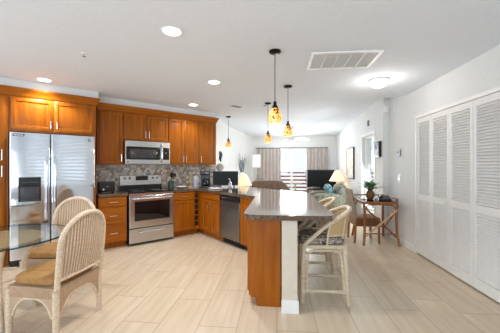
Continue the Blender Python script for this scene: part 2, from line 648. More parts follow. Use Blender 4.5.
# flat ceiling: stops on a 45 degree line, the living room beyond has its own slightly vaulted one
edge_a, edge_b, edge_c = (-1.60, 8.42), (1.73, 5.10), (2.30, 4.72)
b = MB()
b.prism([(-6.0, -3.2), (4.2, -3.2), (4.2, 4.72), edge_c, edge_b, edge_a, (-1.7, 6.2), (-6.0, 2.2)], CZ, CZ + 0.08)
struct(b.build('ceiling', M['ceiling'], smooth=False))
b = MB()
poly = [edge_a, edge_b, edge_c, (2.9, 4.72), (2.9, 10.05), (-1.60, 10.05)]
vs_ = [(x, y, vault(y)) for x, y in poly] + [(x, y, vault(y) + 0.08) for x, y in poly]
n = len(poly)
b.add(vs_, [tuple(range(n)), tuple(range(n, 2 * n))[::-1]] + [(i, n + i, n + (i + 1) % n, (i + 1) % n) for i in range(n)])
struct(b.build('ceiling_living_room', M['ceiling'], smooth=False))
b = MB()
for (p, q) in ((edge_a, edge_b), (edge_b, edge_c), (edge_c, (2.9, 4.72))):
    dx, dy = q[0] - p[0], q[1] - p[1]
    l = math.hypot(dx, dy)
    ox, oy = -dy / l * 0.02, dx / l * 0.02
    pts = [p, q, (q[0] + ox, q[1] + oy), (p[0] + ox, p[1] + oy)]
    b.add([(x, y, CZ + 0.081) for x, y in pts] + [(x, y, max(vault(y), CZ + 0.1)) for x, y in pts],
          [(0, 1, 5, 4), (1, 2, 6, 5), (2, 3, 7, 6), (3, 0, 4, 7), (0, 3, 2, 1), (4, 5, 6, 7)])
struct(b.build('trim_9', M['ceiling'], smooth=False))

# kitchen wall (at 45 degrees), with a mosaic backsplash
b = MB()
b.prism([K(-2.2, KW), K(3.486, KW), (-1.63, 6.42), K(-2.2, KW + 0.12)], 0, CZ)
struct(b.build('wall_kitchen', M['wall'], smooth=False))
b = MB()
b.box(0.875, 2.6, 0, 0.008, 0.926, 1.405)
b.box(0.875 + 1.725, 3.47, 0, 0.008, 0.926, 1.40)
o = b.build('trim_1', M['backsplash'], smooth=False, loc=(*K(0, KW - 0.008), 0), rotz=PI / 4)
struct(o, 'mosaic tile backsplash of brown, grey and cream squares', 'backsplash')

# left wall: runs back from the end of the kitchen wall, then angles inward
b = MB()
b.prism([(-1.46, 6.392), (-1.46, 8.25), (-1.62, 8.25), (-1.62, 6.43)], 0, CZ + 0.02)
struct(b.build('wall_left', M['wall'], smooth=False))
b = MB()
b.prism([(-1.46, 8.252), (-0.90, 9.898), (-1.06, 9.95), (-1.62, 8.252)], 0, CZ + 0.02)
struct(b.build('wall_left_far', M['wall'], smooth=False))

# back wall with the balcony opening
OX0, OX1, OZ = -0.25, 1.32, 2.0
b = MB()
b.box(-1.4, OX0, YB, YB + 0.12, 0, 2.6)
b.box(OX1, 2.6, YB, YB + 0.12, 0, 2.6)
b.box(OX0, OX1, YB, YB + 0.12, OZ, 2.6)
struct(b.build('wall_back', M['wall'], smooth=False))

# right wall: closet part, pier, then the picture wall with a window opening
WY0, WY1, WZ0, WZ1 = 6.08, 6.9, 0.35, 2.08
b = MB()
b.box(XR1, XR1 + 0.12, 4.53, 5.57, 0, CZ + 0.35)
b.box(XR2, XR1 + 0.12, 5.572, WY0, 0, CZ + 0.35)
b.box(XR1, XR1 + 0.12, 1.98, 4.53, 2.17, CZ)
b.box(XR1, XR1 + 0.12, 0.75, 1.98, 0, CZ)
b.box(XR1, XR1 + 0.12, -2.9, 0.75, 0, 0.75)
b.box(XR1, XR1 + 0.12, -2.9, 0.75, 2.35, CZ)
b.box(XR1, XR1 + 0.12, -3.1, -2.9, 0, CZ)
struct(b.build('wall_right', M['wall'], smooth=False))
b = MB()
b.box(XR2, XR1 + 0.12, WY1, YB, 0, CZ + 0.2)
b.box(XR2, XR1 + 0.12, WY0, WY1, 0, WZ0)
b.box(XR2, XR1 + 0.12, WY0, WY1, WZ1, CZ + 0.3)
struct(b.build('wall_right_far', M['wall'], smooth=False))
b = MB()
b.box(2.95, 3.05, 1.7, 4.9, 0, CZ)
b.box(2.31, 2.95, 1.7, 1.8, 0, CZ)
b.box(2.31, 2.95, 4.7, 4.8, 0, CZ)
struct(b.build('wall_closet', M['wall'], smooth=False))

# walls behind the camera: unseen windows added at rear and left for light
b = MB()
b.box(-5.5, -4.3, -3.12, -3.0, 0, CZ)
b.box(1.1, 2.31, -3.12, -3.0, 0, CZ)
b.box(-4.3, 1.1, -3.12, -3.0, 0, 0.4)
b.box(-4.3, 1.1, -3.12, -3.0, 2.4, CZ)
struct(b.build('wall_rear', M['wall'], smooth=False))
b = MB()
b.box(-5.5, -5.38, -3.0, -1.8, 0, CZ)
b.box(-5.5, -5.38, 1.8, 2.4, 0, CZ)
b.box(-5.5, -5.38, -1.8, 1.8, 0, 0.4)
b.box(-5.5, -5.38, -1.8, 1.8, 2.4, CZ)
struct(b.build('wall_dining', M['wall'], smooth=False))


def window_frame(name, x0, x1, y0, y1, z0, z1, along, nm, w=0.05):
    """white frame in a wall opening with nm mullions; one glass pane mesh as a child"""
    f = MB()
    if along == 'x':
        f.box(x0, x1, y0, y1, z0, z0 + w)
        f.box(x0, x1, y0, y1, z1 - w, z1)
        for i in range(nm + 2):
            c = x0 + w / 2 + (x1 - x0 - w) * i / (nm + 1)
            f.box(c - w / 2, c + w / 2, y0, y1, z0 + w, z1 - w)
    else:
        f.box(x0, x1, y0, y1, z0, z0 + w)
        f.box(x0, x1, y0, y1, z1 - w, z1)
        for i in range(nm + 2):
            c = y0 + w / 2 + (y1 - y0 - w) * i / (nm + 1)
            f.box(x0, x1, c - w / 2, c + w / 2, z0 + w, z1 - w)
    fo = struct(f.build(name, M['white'], smooth=False))
    g = MB()
    if along == 'x':
        ym = (y0 + y1) / 2
        g.box(x0 + w, x1 - w, ym - 0.003, ym + 0.003, z0 + w, z1 - w)
    else:
        xm = (x0 + x1) / 2
        g.box(xm - 0.003, xm + 0.003, y0 + w, y1 - w, z0 + w, z1 - w)
    g.build('pane', M['pane'], fo, smooth=False)
    return fo


w1 = window_frame('window_1', OX0, OX1, YB + 0.03, YB + 0.09, 0.0, OZ, 'x', 1, 0.06)
b = MB()
b.box(1.02, 1.05, YB + 0.005, YB + 0.028, 0.8, 1.25)
b.build('handle', M['black'], w1)
window_frame('window_2', XR2 + 0.06, XR2 + 0.11, WY0, WY1, WZ0, WZ1, 'y', 0, 0.05)
window_frame('window_3', -4.3, 1.1, -3.09, -3.03, 0.4, 2.4, 'x', 3, 0.07)
window_frame('window_4', -5.47, -5.41, -1.8, 1.8, 0.4, 2.4, 'y', 2, 0.07)
w5 = window_frame('window_5', 2.24, 2.29, -2.9, 0.75, 0.75, 2.35, 'y', 2, 0.06)
# wide white shutter louvers on that unseen window, shaped to stripe the refrigerator's reflection
b = MB()
z = 0.86
while z < 2.28:
    b.box(2.16, 2.236, -2.83, 0.67, z - 0.006, z + 0.006, rot=Matrix.Rotation(math.radians(50), 3, 'Y'))
    z += 0.125
b.build('shutter', M['louver'], w5, smooth=False)

# casing around window_2
b = MB()
b.box(XR2 - 0.012, XR2 - 0.001, WY0 - 0.07, WY0, WZ0, WZ1 + 0.07)
b.box(XR2 - 0.012, XR2 - 0.001, WY1, WY1 + 0.07, WZ0, WZ1 + 0.07)
b.box(XR2 - 0.012, XR2 - 0.001, WY0, WY1, WZ1, WZ1 + 0.07)
struct(b.build('trim_2', M['white'], smooth=False))

# baseboards
b = MB()
b.box(XR1 - 0.016, XR1 - 0.001, 4.56, 5.57, 0.001, 0.10)
struct(b.build('baseboard_right', M['white'], bevel=0.004))
b = MB()
b.box(XR2 - 0.016, XR2 - 0.001, 5.575, YB - 0.001, 0.001, 0.10)
struct(b.build('baseboard_right_far', M['white'], bevel=0.004))
b = MB()
b.box(-0.88, OX0 - 0.01, YB - 0.016, YB - 0.001, 0.001, 0.10)
b.box(OX1 + 0.01, XR2 - 0.02, YB - 0.016, YB - 0.001, 0.001, 0.10)
struct(b.build('baseboard_back', M['white'], bevel=0.004))

# balcony outside
b = MB()
b.box(-3.0, 4.5, YB + 0.14, 12.4, -0.3, -0.05)
b.box(2.33, 4.5, 5.0, YB + 0.139, -0.3, -0.05)
struct(b.build('terrace_slab', M['concrete'], smooth=False))
rl = thing('balcony_railing', 'dark red railing of horizontal bars on the balcony outside', 'railing', (0, 0, -0.05))
b = MB()
for zz in (0.30, 0.46, 0.62, 0.78, 0.94, 1.10):
    b.box(-3.0, 4.0, 11.98, 12.02, zz, zz + 0.07)
    b.box(3.98, 4.02, 5.2, 11.98, zz, zz + 0.07)
b.build('bars', M['rail'], rl, smooth=False)
for (px_, py_) in ((-2.9, 12.0), (-1.4, 12.0), (0.1, 12.0), (1.6, 12.0), (3.1, 12.0), (4.0, 10.4), (4.0, 8.8), (4.0, 7.2), (4.0, 5.6)):
    b = MB()
    b.box(px_ - 0.025, px_ + 0.025, py_ - 0.025, py_ + 0.025, 0, 1.15)
    b.build('post', M['rail'], rl, smooth=False)
bt = thing('balcony_table', 'small pale yellow table out on the balcony', 'table', (0.75, 11.3, -0.05))
MB().lathe([(0.0, 0.70), (0.26, 0.70), (0.27, 0.715), (0.26, 0.73), (0.0, 0.73)], seg=20, cap0=False, cap1=False).build('table_top', M['light_wood'], bt)
MB().lathe([(0.2, 0), (0.2, 0.02), (0.03, 0.05), (0.03, 0.70)], seg=16).build('pedestal', M['light_wood'], bt)

# closet: louvered bifold doors in a white opening
b = MB()
b.box(XR1 - 0.006, XR1 + 0.05, 1.98, 4.53, 2.125, 2.169)
b.box(XR1 - 0.006, XR1 + 0.05, 4.505, 4.529, 0.001, 2.124)
struct(b.build('trim_3', M['white'], smooth=False))
ys = [4.50, 4.105, 3.70, 3.275, 2.855, 2.43, 2.0]
for i in range(6):
    y1, y0 = ys[i] - 0.003, ys[i + 1] + 0.003
    st = 0.045
    f = MB()
    xa, xb = XR1 + 0.006, XR1 + 0.036
    f.box(xa, xb, y0, y0 + st, 0.02, 2.12)
    f.box(xa, xb, y1 - st, y1, 0.02, 2.12)
    for (za, zb) in ((0.02, 0.14), (0.86, 0.95), (2.045, 2.12)):
        f.box(xa, xb, y0 + st, y1 - st, za, zb)
    rot = Matrix.Rotation(math.radians(-48), 3, 'Y')
    for (za, zb) in ((0.145, 0.855), (0.955, 2.04)):
        nn = round((zb - za) / 0.034)
        for k in range(nn):
            zc = za + (zb - za) * (k + 0.5) / nn
            f.box(xa - 0.003, xb + 0.006, y0 + st, y1 - st, zc - 0.003, zc + 0.003, rot=rot)
    f.box(xb - 0.004, xb + 0.0, y0 + st, y1 - st, 0.14, 2.045)
    d = struct(f.build('door_%d' % (i + 1), M['louver'], smooth=False))
    if i in (1, 2):
        ky = y0 + 0.06 if i == 1 else y1 - 0.06
        kb = MB()
        kb.m = Matrix.Translation((xa, ky, 0.905)) @ Matrix.Rotation(-PI / 2, 4, 'Y')
        kb.lathe([(0.006, 0), (0.006, 0.012), (0.016, 0.02), (0.017, 0.028), (0.008, 0.034)], seg=12)
        kb.build('knob', M['white'], d)

# island half wall (white end post seen below the counter) with tall base trim
b = MB()
b.prism([(0.045, 2.56), (0.19, 2.56), (0.19, 3.585), (0.045, 3.737)], 0.0, 0.872)
struct(b.build('wall_island', M['post'], smooth=False))
b = MB()
b.prism([(0.042, 2.546), (0.202, 2.546), (0.202, 3.57), (0.1905, 3.57), (0.1905, 2.5595), (0.042, 2.5595)], 0.001, 0.12)
struct(b.build('baseboard_island', M['white'], smooth=False))
b = MB()
b.prism([(0.203, 3.60), (0.203, 4.40), (0.34, 4.40), (0.34, 3.60)], 0.0, 0.872)
struct(b.build('wall_island_far', M['post'], smooth=False))
b = MB()
b.prism([K(3.283, 5.2), K(3.40, 5.2), K(3.40, 3.02), K(3.283, 3.14)], 0.0, 0.872)
struct(b.build('wall_bar', M['post'], smooth=False))


# ------------------------------------------------------------------ kitchen cabinets
DOORP = [(0, 0), (0, -0.019), (0.003, -0.021), (0.052, -0.021), (0.058, -0.010), (0.07, -0.010), (0.092, -0.018)]
DRAWP = [(0, 0), (0, -0.017), (0.005, -0.021)]


def door(parent, x0, x1, z0, z1, hx=None, hz0=None, hz1=None, mat=None):
    d = MB().rings(x0, x1, z0, z1, DOORP).build('door', mat or M['wood'], parent)
    if hx is not None:
        h = MB()
        h.tube([(hx, -0.05, hz0), (hx, -0.05, hz1)], 0.006, 8)
        for zz in (hz0 + 0.015, hz1 - 0.015):
            h.tube([(hx, -0.02, zz), (hx, -0.05, zz)], 0.005, 6)
        h.build('handle', M['chrome'], d)
    return d


def drawer(parent, x0, x1, z0, z1, handle=True, w=0.12):
    d = MB().rings(x0, x1, z0, z1, DRAWP).build('drawer', M['wood_x'], parent)
    if handle:
        xm, zm = (x0 + x1) / 2, (z0 + z1) / 2
        h = MB()
        h.tube([(xm - w / 2, -0.05, zm), (xm + w / 2, -0.05, zm)], 0.006, 8)
        for xx in (xm - w / 2 + 0.015, xm + w / 2 - 0.015):
            h.tube([(xx, -0.02, zm), (xx, -0.05, zm)], 0.005, 6)
        h.build('handle', M['chrome'], d)
    return d


def crown(parent, x0, x1, depth, left=False, right=False):
    prof = [(0.0, 2.345), (-0.012, 2.352), (-0.018, 2.375), (-0.045, 2.43), (-0.055, 2.44), (-0.055, 2.462), (0.02, 2.462)]
    b = MB()
    xa = x0 - (0.05 if left else 0)
    xb = x1 + (0.05 if right else 0)
    nn = len(prof)
    vs_ = [((x0 + y) if left and y < 0 else x0, y, z) for y, z in prof] + [((x1 - y) if right and y < 0 else x1, y, z) for y, z in prof]
    b.add(vs_, [tuple(range(nn))[::-1], tuple(range(nn, 2 * nn))] + [(i, (i + 1) % nn, nn + (i + 1) % nn, nn + i) for i in range(nn)])
    if right:
        vs_ = [(x1 - y, y if y < 0 else 0.0, z) for y, z in prof[:-1]] + [(x1 - 0.0, 0.0, 2.462)]
        vs2 = [(x1 - y, depth, z) for y, z in prof[:-1]] + [(x1 - 0.0, depth, 2.462)]
        b.add(vs_ + vs2, [tuple(range(nn)), tuple(range(nn, 2 * nn))[::-1]] + [(i, nn + i, nn + (i + 1) % nn, (i + 1) % nn) for i in range(nn)])
    b.build('crown', M['wood_x'], parent)


QK = PI / 4
GU = 'wall cabinets above the kitchen counter'
# tall pantry left of the refrigerator
FN = 4.93
t = thing('pantry_cabinet', 'tall maple pantry cabinet at the left edge, beside the refrigerator', 'cabinet', (*K(-0.955, FN), 0), QK)
wd = 0.735
MB().box(0, wd, 0, KW - FN - 0.002, 0.10, 2.40).box(0.0, wd, 0.06, KW - FN - 0.002, 0, 0.0995).build('body', M['wood'], t)
door(t, 0.004, wd / 2 - 0.002, 1.43, 2.335, wd / 2 - 0.03, 1.46, 1.6)
door(t, wd / 2 + 0.002, wd - 0.03, 1.43, 2.335, wd - 0.06, 1.46, 1.60)
door(t, 0.004, wd / 2 - 0.002, 0.12, 1.41, wd / 2 - 0.03, 1.24, 1.38)
door(t, wd / 2 + 0.002, wd - 0.03, 0.12, 1.41, wd - 0.06, 1.24, 1.38)
crown(t, 0, wd, 0.6)
# over-refrigerator cabinet
t = thing('fridge_cabinet', 'deep maple two-door cabinet built over the refrigerator', 'cabinet', (*K(-0.218, FN), 0), QK)
wd = 1.052
MB().box(0, wd, 0, KW - FN - 0.002, 1.86, 2.40).build('body', M['wood'], t)
door(t, 0.022, wd / 2 - 0.033, 1.885, 2.335, wd / 2 - 0.065, 1.92, 2.03)
door(t, wd / 2 - 0.027, wd - 0.028, 1.885, 2.335, wd / 2 + 0.01, 1.92, 2.03)
crown(t, 0, wd, 0.32, right=True)
b = MB().box(0.0, 0.02, 0, KW - FN - 0.003, 0, 1.858)
o = b.build('side_panel', M['wood'], loc=(*K(0.814, FN), 0), rotz=QK)
tag(o, 'tall flat maple panel closing the right side of the refrigerator bay', 'panel')
# upper cabinets
UN = 5.22
ud = KW - UN - 0.01


def upper(x0, x1, z0, doors, label, right=False):
    t = thing('wall_cabinet', label, 'cabinet', (*K(x0 + 0.001, UN), z0), QK, GU)
    w = x1 - x0 - 0.002
    bb = MB()
    bb.m = Matrix.Translation((0, 0, -z0))
    bb.box(0, w, 0, ud, z0, 2.40)
    bb.build('body', M['wood'], t)
    return t, w


def upper_full(x0, x1, z0, specs, label, right=False):
    t = thing('wall_cabinet', label, 'cabinet', (*K(x0 + 0.001, UN), 0), QK, GU)
    w = x1 - x0 - 0.002
    MB().box(0, w, 0, ud, z0, 2.40).build('body', M['wood'], t)
    for (a, c, hx) in specs:
        door(t, a - x0, c - x0, z0 + 0.012, 2.335, hx - x0, z0 + 0.05, z0 + 0.18)
    crown(t, 0, w, ud, right=right)
    return t


upper_full(0.90, 1.315, 1.41, [(0.925, 1.305, 1.275)], 'single-door maple wall cabinet between refrigerator and microwave')
upper_full(1.315, 2.155, 1.85, [(1.325, 1.728, 1.70), (1.734, 2.145, 1.765)], 'short two-door maple wall cabinet directly over the microwave')
upper_full(2.155, 2.83, 1.41, [(2.165, 2.49, 2.462), (2.496, 2.82, 2.524)], 'two-door maple wall cabinet right of the microwave')
upper_full(2.83, 3.275, 1.41, [(2.84, 3.262, 2.875)], 'single-door maple wall cabinet at the right end of its row', right=True)

b = MB()
b.prism([K(-0.955, 4.94), K(0.87, 4.94), K(0.87, 5.24), K(3.27, 5.24), K(3.27, KW - 0.002), K(-0.955, KW - 0.002)], 2.4635, CZ - 0.001)
struct(b.build('trim_4', M['wall'], smooth=False))  # soffit added to cover the dark gap above the crown

# base cabinets
BN = 4.92
BZ = 0.872
GB = 'maple base cabinets under the granite counter'


def base_cab(x0, x1, label, right_toe=0.0):
    t = thing('base_cabinet', label, 'cabinet', (*K(x0 + 0.001, BN), 0), QK, GB)
    w = x1 - x0 - 0.002
    MB().box(0, w, 0, KW - BN - 0.012, 0.10, BZ).box(0, w, 0.07, KW - BN - 0.012, 0, 0.0995).build('body', M['wood'], t)
    return t, w


t, w = base_cab(0.86, 1.30, 'three-drawer maple base cabinet between refrigerator and stove')
drawer(t, 0.012, w - 0.012, 0.70, 0.86)
drawer(t, 0.012, w - 0.012, 0.42, 0.69)
drawer(t, 0.012, w - 0.012, 0.12, 0.41)
t, w = base_cab(2.125, 2.575, 'maple base cabinet with one drawer over one door, right of the stove')
drawer(t, 0.012, w - 0.006, 0.71, 0.86)
door(t, 0.012, w - 0.006, 0.12, 0.70)
# wine rack: a column of square openings
t = thing('wine_rack', 'narrow column of six square wine cubbies between the cabinets', 'rack', (*K(2.576, BN), 0), QK)
f = MB()
w = 0.102
f.box(0, 0.010, 0, 0.3, 0.10, BZ).box(w - 0.010, w, 0, 0.3, 0.10, BZ)
for k in range(7):
    zc = 0.16 + k * 0.113
    f.box(0.010, w - 0.010, 0, 0.3, zc - 0.010, zc + 0.010)
f.box(0.010, w - 0.010, 0, 0.02, 0.10, 0.15)
f.box(0, w, 0.07, 0.3, 0, 0.099)
f.build('frame', M['wood'], t)
MB().box(0.0105, w - 0.0105, 0.02, 0.03, 0.172, 0.82).build('back', M['black_matte'], t)  # black sheet close to the front stands in for the shade inside

# the sink run turns the corner; its fronts face the stove side
SF = 2.685
QS = -PI / 4


def run_loc(n):
    return (*K(SF, n), 0)


t = thing('sink_cabinet', 'two-door maple sink cabinet in the corner beside the dishwasher', 'cabinet', run_loc(5.52), QS)
w = 5.52 - 4.125
MB().box(0.0, w, 0.0, 0.58, 0.10, BZ).box(0.0, w, 0.07, 0.58, 0, 0.0995).build('body', M['wood'], t)
x0 = 5.52 - 4.78
drawer(t, x0, w - 0.012, 0.74, 0.86, handle=False)
xm = (x0 + w - 0.012) / 2
door(t, x0, xm - 0.002, 0.12, 0.73, xm - 0.035, 0.52, 0.66)
door(t, xm + 0.002, w - 0.012, 0.12, 0.73, xm + 0.035, 0.52, 0.66)
# dishwasher
t = thing('dishwasher', 'dark stainless dishwasher set into the peninsula cabinets', 'dishwasher', run_loc(4.12), QS)
w = 0.58
MB().box(0, w, 0.02, 0.56, 0.10, BZ - 0.004).build('body', M['black'], t)
MB().box(0.002, w - 0.002, -0.018, 0.019, 0.115, 0.775).build('door', M['dark_steel'], t, bevel=0.006)
cp = MB().box(0.002, w - 0.002, -0.02, 0.019, 0.779, 0.862).build('control_panel', M['black'], t, bevel=0.005)
MB().box(0.05, 0.09, -0.0225, -0.0202, 0.81, 0.83).box(0.10, 0.19, -0.0225, -0.0202, 0.815, 0.825).build('badge', M['chrome'], cp)
hd = MB()
hd.tube([(0.06, -0.05, 0.74), (w - 0.06, -0.05, 0.74)], 0.009, 10)
for xx in (0.08, w - 0.08):
    hd.tube([(xx, -0.018, 0.74), (xx, -0.05, 0.74)], 0.007, 8)
hd.build('handle', M['dark_steel'], t)
MB().box(0, w, 0.06, 0.5, 0.0, 0.098).build('toe_kick', M['black_matte'], t)
# panel cabinet closing the turn between dishwasher and island
t = thing('corner_cabinet', 'plain maple corner cabinet between dishwasher and island', 'cabinet')
poly = [K(SF, 3.535), K(SF, 3.075), (0.20, 3.60), (0.20, 4.42), K(3.27, 3.535)]
MB().prism(poly, 0.10, BZ).build('body', M['wood'], t)
poly2 = [K(SF + 0.07, 3.535), K(SF + 0.07, 3.10), (0.18, 3.72), (0.18, 4.38), K(3.25, 3.535)]
MB().prism(poly2, 0.0, 0.0995).build('plinth', M['wood_in'], t)
# island cabinet with the flat end panel facing the room
t = thing('island_cabinet', 'narrow maple island cabinet, its flat end panel facing the room', 'cabinet')
MB().prism([(-0.277, 2.665), (0.040, 2.665), (0.040, 3.742), (-0.277, 4.055)], 0.10, BZ).prism([(-0.205, 2.672), (0.040, 2.672), (0.040, 3.70), (-0.205, 3.93)], 0.0, 0.0995).build('body', M['wood'], t, bevel=0.002)
MB().box(-0.262, 0.034, 2.652, 2.6645, 0.085, 0.868).box(-0.195, 0.034, 2.6525, 2.6712, 0.0, 0.0845).build('end_panel', M['wood'], t, bevel=0.003)
b = MB()
b.m = Matrix.Translation((-0.277, 2.70, 0)) @ Matrix.Rotation(-PI / 2, 4, 'Z')
for (a, c) in ((-0.62, -0.02), (-1.26, -0.66)):
    b.rings(a, c, 0.12, 0.86, DOORP)
b.build('door', M['wood'], t)

# counters: granite
CT0, CT1 = 0.8735, 0.922
o = MB().box(0.862, 1.312, -0.035, KW - BN - 0.0095, CT0, CT1).build('countertop', M['granite'], bevel=0.006, loc=(*K(0, BN), 0), rotz=QK)
tag(o, 'short speckled granite countertop between refrigerator and stove', 'countertop')
poly = [K(2.118, KW - 0.010), K(2.118, BN - 0.035), K(2.645, BN - 0.035), (-0.322, 4.062), (-0.322, 2.62), (-0.305, 2.575), (-0.255, 2.53), (-0.20, 2.52),
        (0.44, 2.52), (0.50, 2.54), (0.53, 2.60), (0.535, 2.68), (0.535, 4.698), (-1.45, 6.683), (-1.45, 6.39)]
pts = [(x, y) for x, y in poly]
o = MB().prism(pts, CT0, CT1).build('peninsula_countertop', M['granite'], bevel=0.01)
tag(o, 'long polished granite countertop of the sink run and island', 'countertop')

# ------------------------------------------------------------------ refrigerator
t = thing('refrigerator', 'side-by-side stainless refrigerator with water dispenser in its left door', 'refrigerator', (*K(-0.205, 4.82), 0), QK)
w = 1.005
sp = 0.446
MB().box(0.004, w - 0.004, 0.055, 0.68, 0.02, 1.835).build('body', M['grey_plastic'], t)
MB().box(0.004, w - 0.004, 0.02, 0.054, 0.02, 0.10).build('toe_grille', M['black_matte'], t)


def curved_front(x0, x1, z0, z1, hole=None):
    """door slab with gently rounded vertical edges"""
    rr = 0.022
    pl = [(x0, 0.052)]
    for k in range(6):
        a = PI / 2 * k / 5
        pl.append((x0 + rr - rr * math.cos(a), rr - rr * math.sin(a)))
    for k in range(6):
        a = PI / 2 * k / 5
        pl.append((x1 - rr + rr * math.sin(a), rr - rr * math.cos(a)))
    pl.append((x1, 0.052))
    return MB().prism(pl, z0, z1)


for k, (a, c) in enumerate(((0.0, sp - 0.004), (sp + 0.004, w))):
    d = curved_front(a, c, 0.105, 1.838).build('door', M['fridge_steel'], t)
    hx = (c - 0.045) if k == 0 else (a + 0.045)
    h = MB()
    h.tube(smooth_path([(hx, 0.0, 0.62), (hx, -0.055, 0.70), (hx, -0.062, 1.05), (hx, -0.055, 1.42), (hx, 0.0, 1.50)], 5), 0.014, 10)
    h.build('handle', M['fridge_steel'], d)
    if k == 0:
        dp = MB().rings(0.092, 0.335, 0.89, 1.225, [(0, 0.001), (0, -0.006), (0.01, -0.006)]).build('dispenser', M['black'], d)
        dd = MB()
        dd.rings(0.112, 0.315, 0.905, 1.085, [(0, -0.0065), (0.002, -0.0072)])
        dd.box(0.165, 0.262, -0.04, -0.0075, 1.06, 1.09)
        dd.box(0.117, 0.310, -0.03, -0.0075, 0.90, 0.91)
        dd.m = Matrix.Identity(4)
        # these belong to the left door as well
        dd.build('dispenser_bay', noisy('dark_grey_bay', srgb(58, 60, 63), srgb(70, 72, 76), 8, rough=0.35), d)
        ic = MB()
        for q in range(6):
            ic.box(0.134 + q * 0.029, 0.148 + q * 0.029, -0.008, -0.0062, 1.15, 1.158)
        ic.build('dispenser_buttons', M['grey_plastic'], d)
        bg = MB().box(0.035, 0.155, -0.004, 0.0, 1.785, 1.815).build('badge', M['black'], d)
    else:
        bg = MB().box(c - 0.095, c - 0.06, -0.004, 0.0, 1.755, 1.80).build('badge', M['grey_plastic'], d)
b = MB()
for q in range(7):
    b.box(0.046 + q * 0.0145, 0.055 + q * 0.0145, -0.0048, -0.0041, 1.793, 1.807)
b.build('lettering', M['paper'], t)

# ------------------------------------------------------------------ stove
t = thing('stove', 'stainless electric stove with black glass top between the base cabinets', 'stove', (*K(1.317, 4.86), 0), QK)
w = 0.796
MB().box(0, w, 0.03, 0.675, 0.02, 0.905).build('body', M['black'], t)
MB().box(-0.0005, w + 0.0005, -0.005, 0.60, 0.9055, 0.93).build('cooktop', M['black_glass'], t, bevel=0.005)
bk = MB()
bk.add([(0, 0.60, 0.9055), (w, 0.60, 0.9055), (w, 0.675, 0.9055), (0, 0.675, 0.9055), (0, 0.615, 1.20), (w, 0.615, 1.20), (w, 0.675, 1.21), (0, 0.675, 1.21)],
       [(0, 3, 2, 1), (4, 5, 6, 7), (0, 1, 5, 4), (1, 2, 6, 5), (2, 3, 7, 6), (3, 0, 4, 7)])
g = bk.build('backguard', M['steel'], t, bevel=0.006)
MB().box(0.005, w - 0.005, 0.585, 0.5995, 0.9305, 1.015).build('vent_trim', M['black'], t)
MB().box(0.29, 0.52, 0.600, 0.612, 1.10, 1.185).build('display', M['black_glass'], g)
for kx in (0.07, 0.16, 0.60, 0.69):
    kb = MB()
    kb.m = Matrix.Translation((kx + 0.02, 0.613, 1.145)) @ Matrix.Rotation(PI / 2, 4, 'X')
    kb.lathe([(0.024, 0), (0.024, 0.006), (0.018, 0.01), (0.016, 0.03), (0.0, 0.032)], seg=16, cap1=False)
    kb.build('knob', M['dark_steel'], g)
for (bx, by, br) in ((0.2, 0.14, 0.095), (0.6, 0.14, 0.075), (0.2, 0.42, 0.075), (0.6, 0.42, 0.095)):
    MB().lathe([(br - 0.006, 0.9303), (br - 0.006, 0.9312), (br, 0.9312), (br, 0.9303)], (bx, by, 0), 28, cap0=False, cap1=False).build('burner_ring', M['grey_plastic'], t)
od = MB().rings(0.004, w - 0.004, 0.305, 0.862, [(0, 0.029), (0, -0.012), (0.006, -0.018)]).build('oven_door', M['steel'], t)
MB().box(0.0, w, 0.005, 0.0295, 0.866, 0.904).build('front_rail', M['steel'], t)
MB().rings(0.085, w - 0.085, 0.425, 0.765, [(0, -0.0175), (0.0, -0.021), (0.004, -0.022)]).build('oven_window', M['black_glass'], od)
h = MB()
h.tube(smooth_path([(0.05, -0.018, 0.815), (0.06, -0.06, 0.815), (0.2, -0.068, 0.815), (w - 0.2, -0.068, 0.815), (w - 0.06, -0.06, 0.815), (w - 0.05, -0.018, 0.815)], 4), 0.012, 10)
h.build('handle', M['steel'], od)
dr = MB().rings(0.004, w - 0.004, 0.045, 0.292, [(0, 0.029), (0, -0.010), (0.006, -0.016)]).build('drawer', M['steel'], t)
h = MB()
h.tube(smooth_path([(0.16, -0.014, 0.235), (0.18, -0.05, 0.235), (w / 2, -0.056, 0.235), (w - 0.18, -0.05, 0.235), (w - 0.16, -0.014, 0.235)], 4), 0.010, 8)
h.build('handle', M['steel'], dr)
for fx in (0.03, w - 0.06):
    MB().box(fx, fx + 0.03, 0.1, 0.13, 0.0, 0.0198).build('foot', M['black'], t)

# microwave
t = thing('microwave', 'stainless over-the-range microwave below the short cabinet', 'microwave', (*K(1.318, 5.135), 1.412), QK)
w = 0.832
MB().box(0, w, 0.0, 0.38, 0, 0.43).build('body', M['steel'], t, bevel=0.004)
md = MB().rings(0.0, w, 0.002, 0.428, [(0, -0.0005), (0, -0.018), (0.006, -0.024)]).build('door', M['steel'], t)
MB().rings(0.018, 0.63, 0.085, 0.322, [(0, -0.0235), (0.0, -0.0265), (0.003, -0.027)]).build('window_frame', M['black_glass'], md)
MB().rings(0.09, 0.56, 0.12, 0.275, [(0, -0.0272), (0.0, -0.0282), (0.002, -0.0285)]).build('window', noisy('mesh_window', srgb(52, 52, 54), srgb(78, 76, 74), 30, rough=0.15), md)
MB().rings(0.685, w - 0.02, 0.085, 0.322, [(0, -0.0235), (0.0, -0.0265), (0.003, -0.027)]).build('control_panel', M['black_glass'], md)
h = MB()
h.tube(smooth_path([(0.655, -0.024, 0.05), (0.655, -0.06, 0.085), (0.655, -0.068, 0.215), (0.655, -0.06, 0.345), (0.655, -0.024, 0.38)], 5), 0.016, 10)
h.build('handle', M['chrome'], md)
MB().box(0.03, 0.06, -0.0252, -0.0242, 0.03, 0.05).build('badge', M['black'], md)

# ------------------------------------------------------------------ counter-top things
CT = CT1 + 0.0005
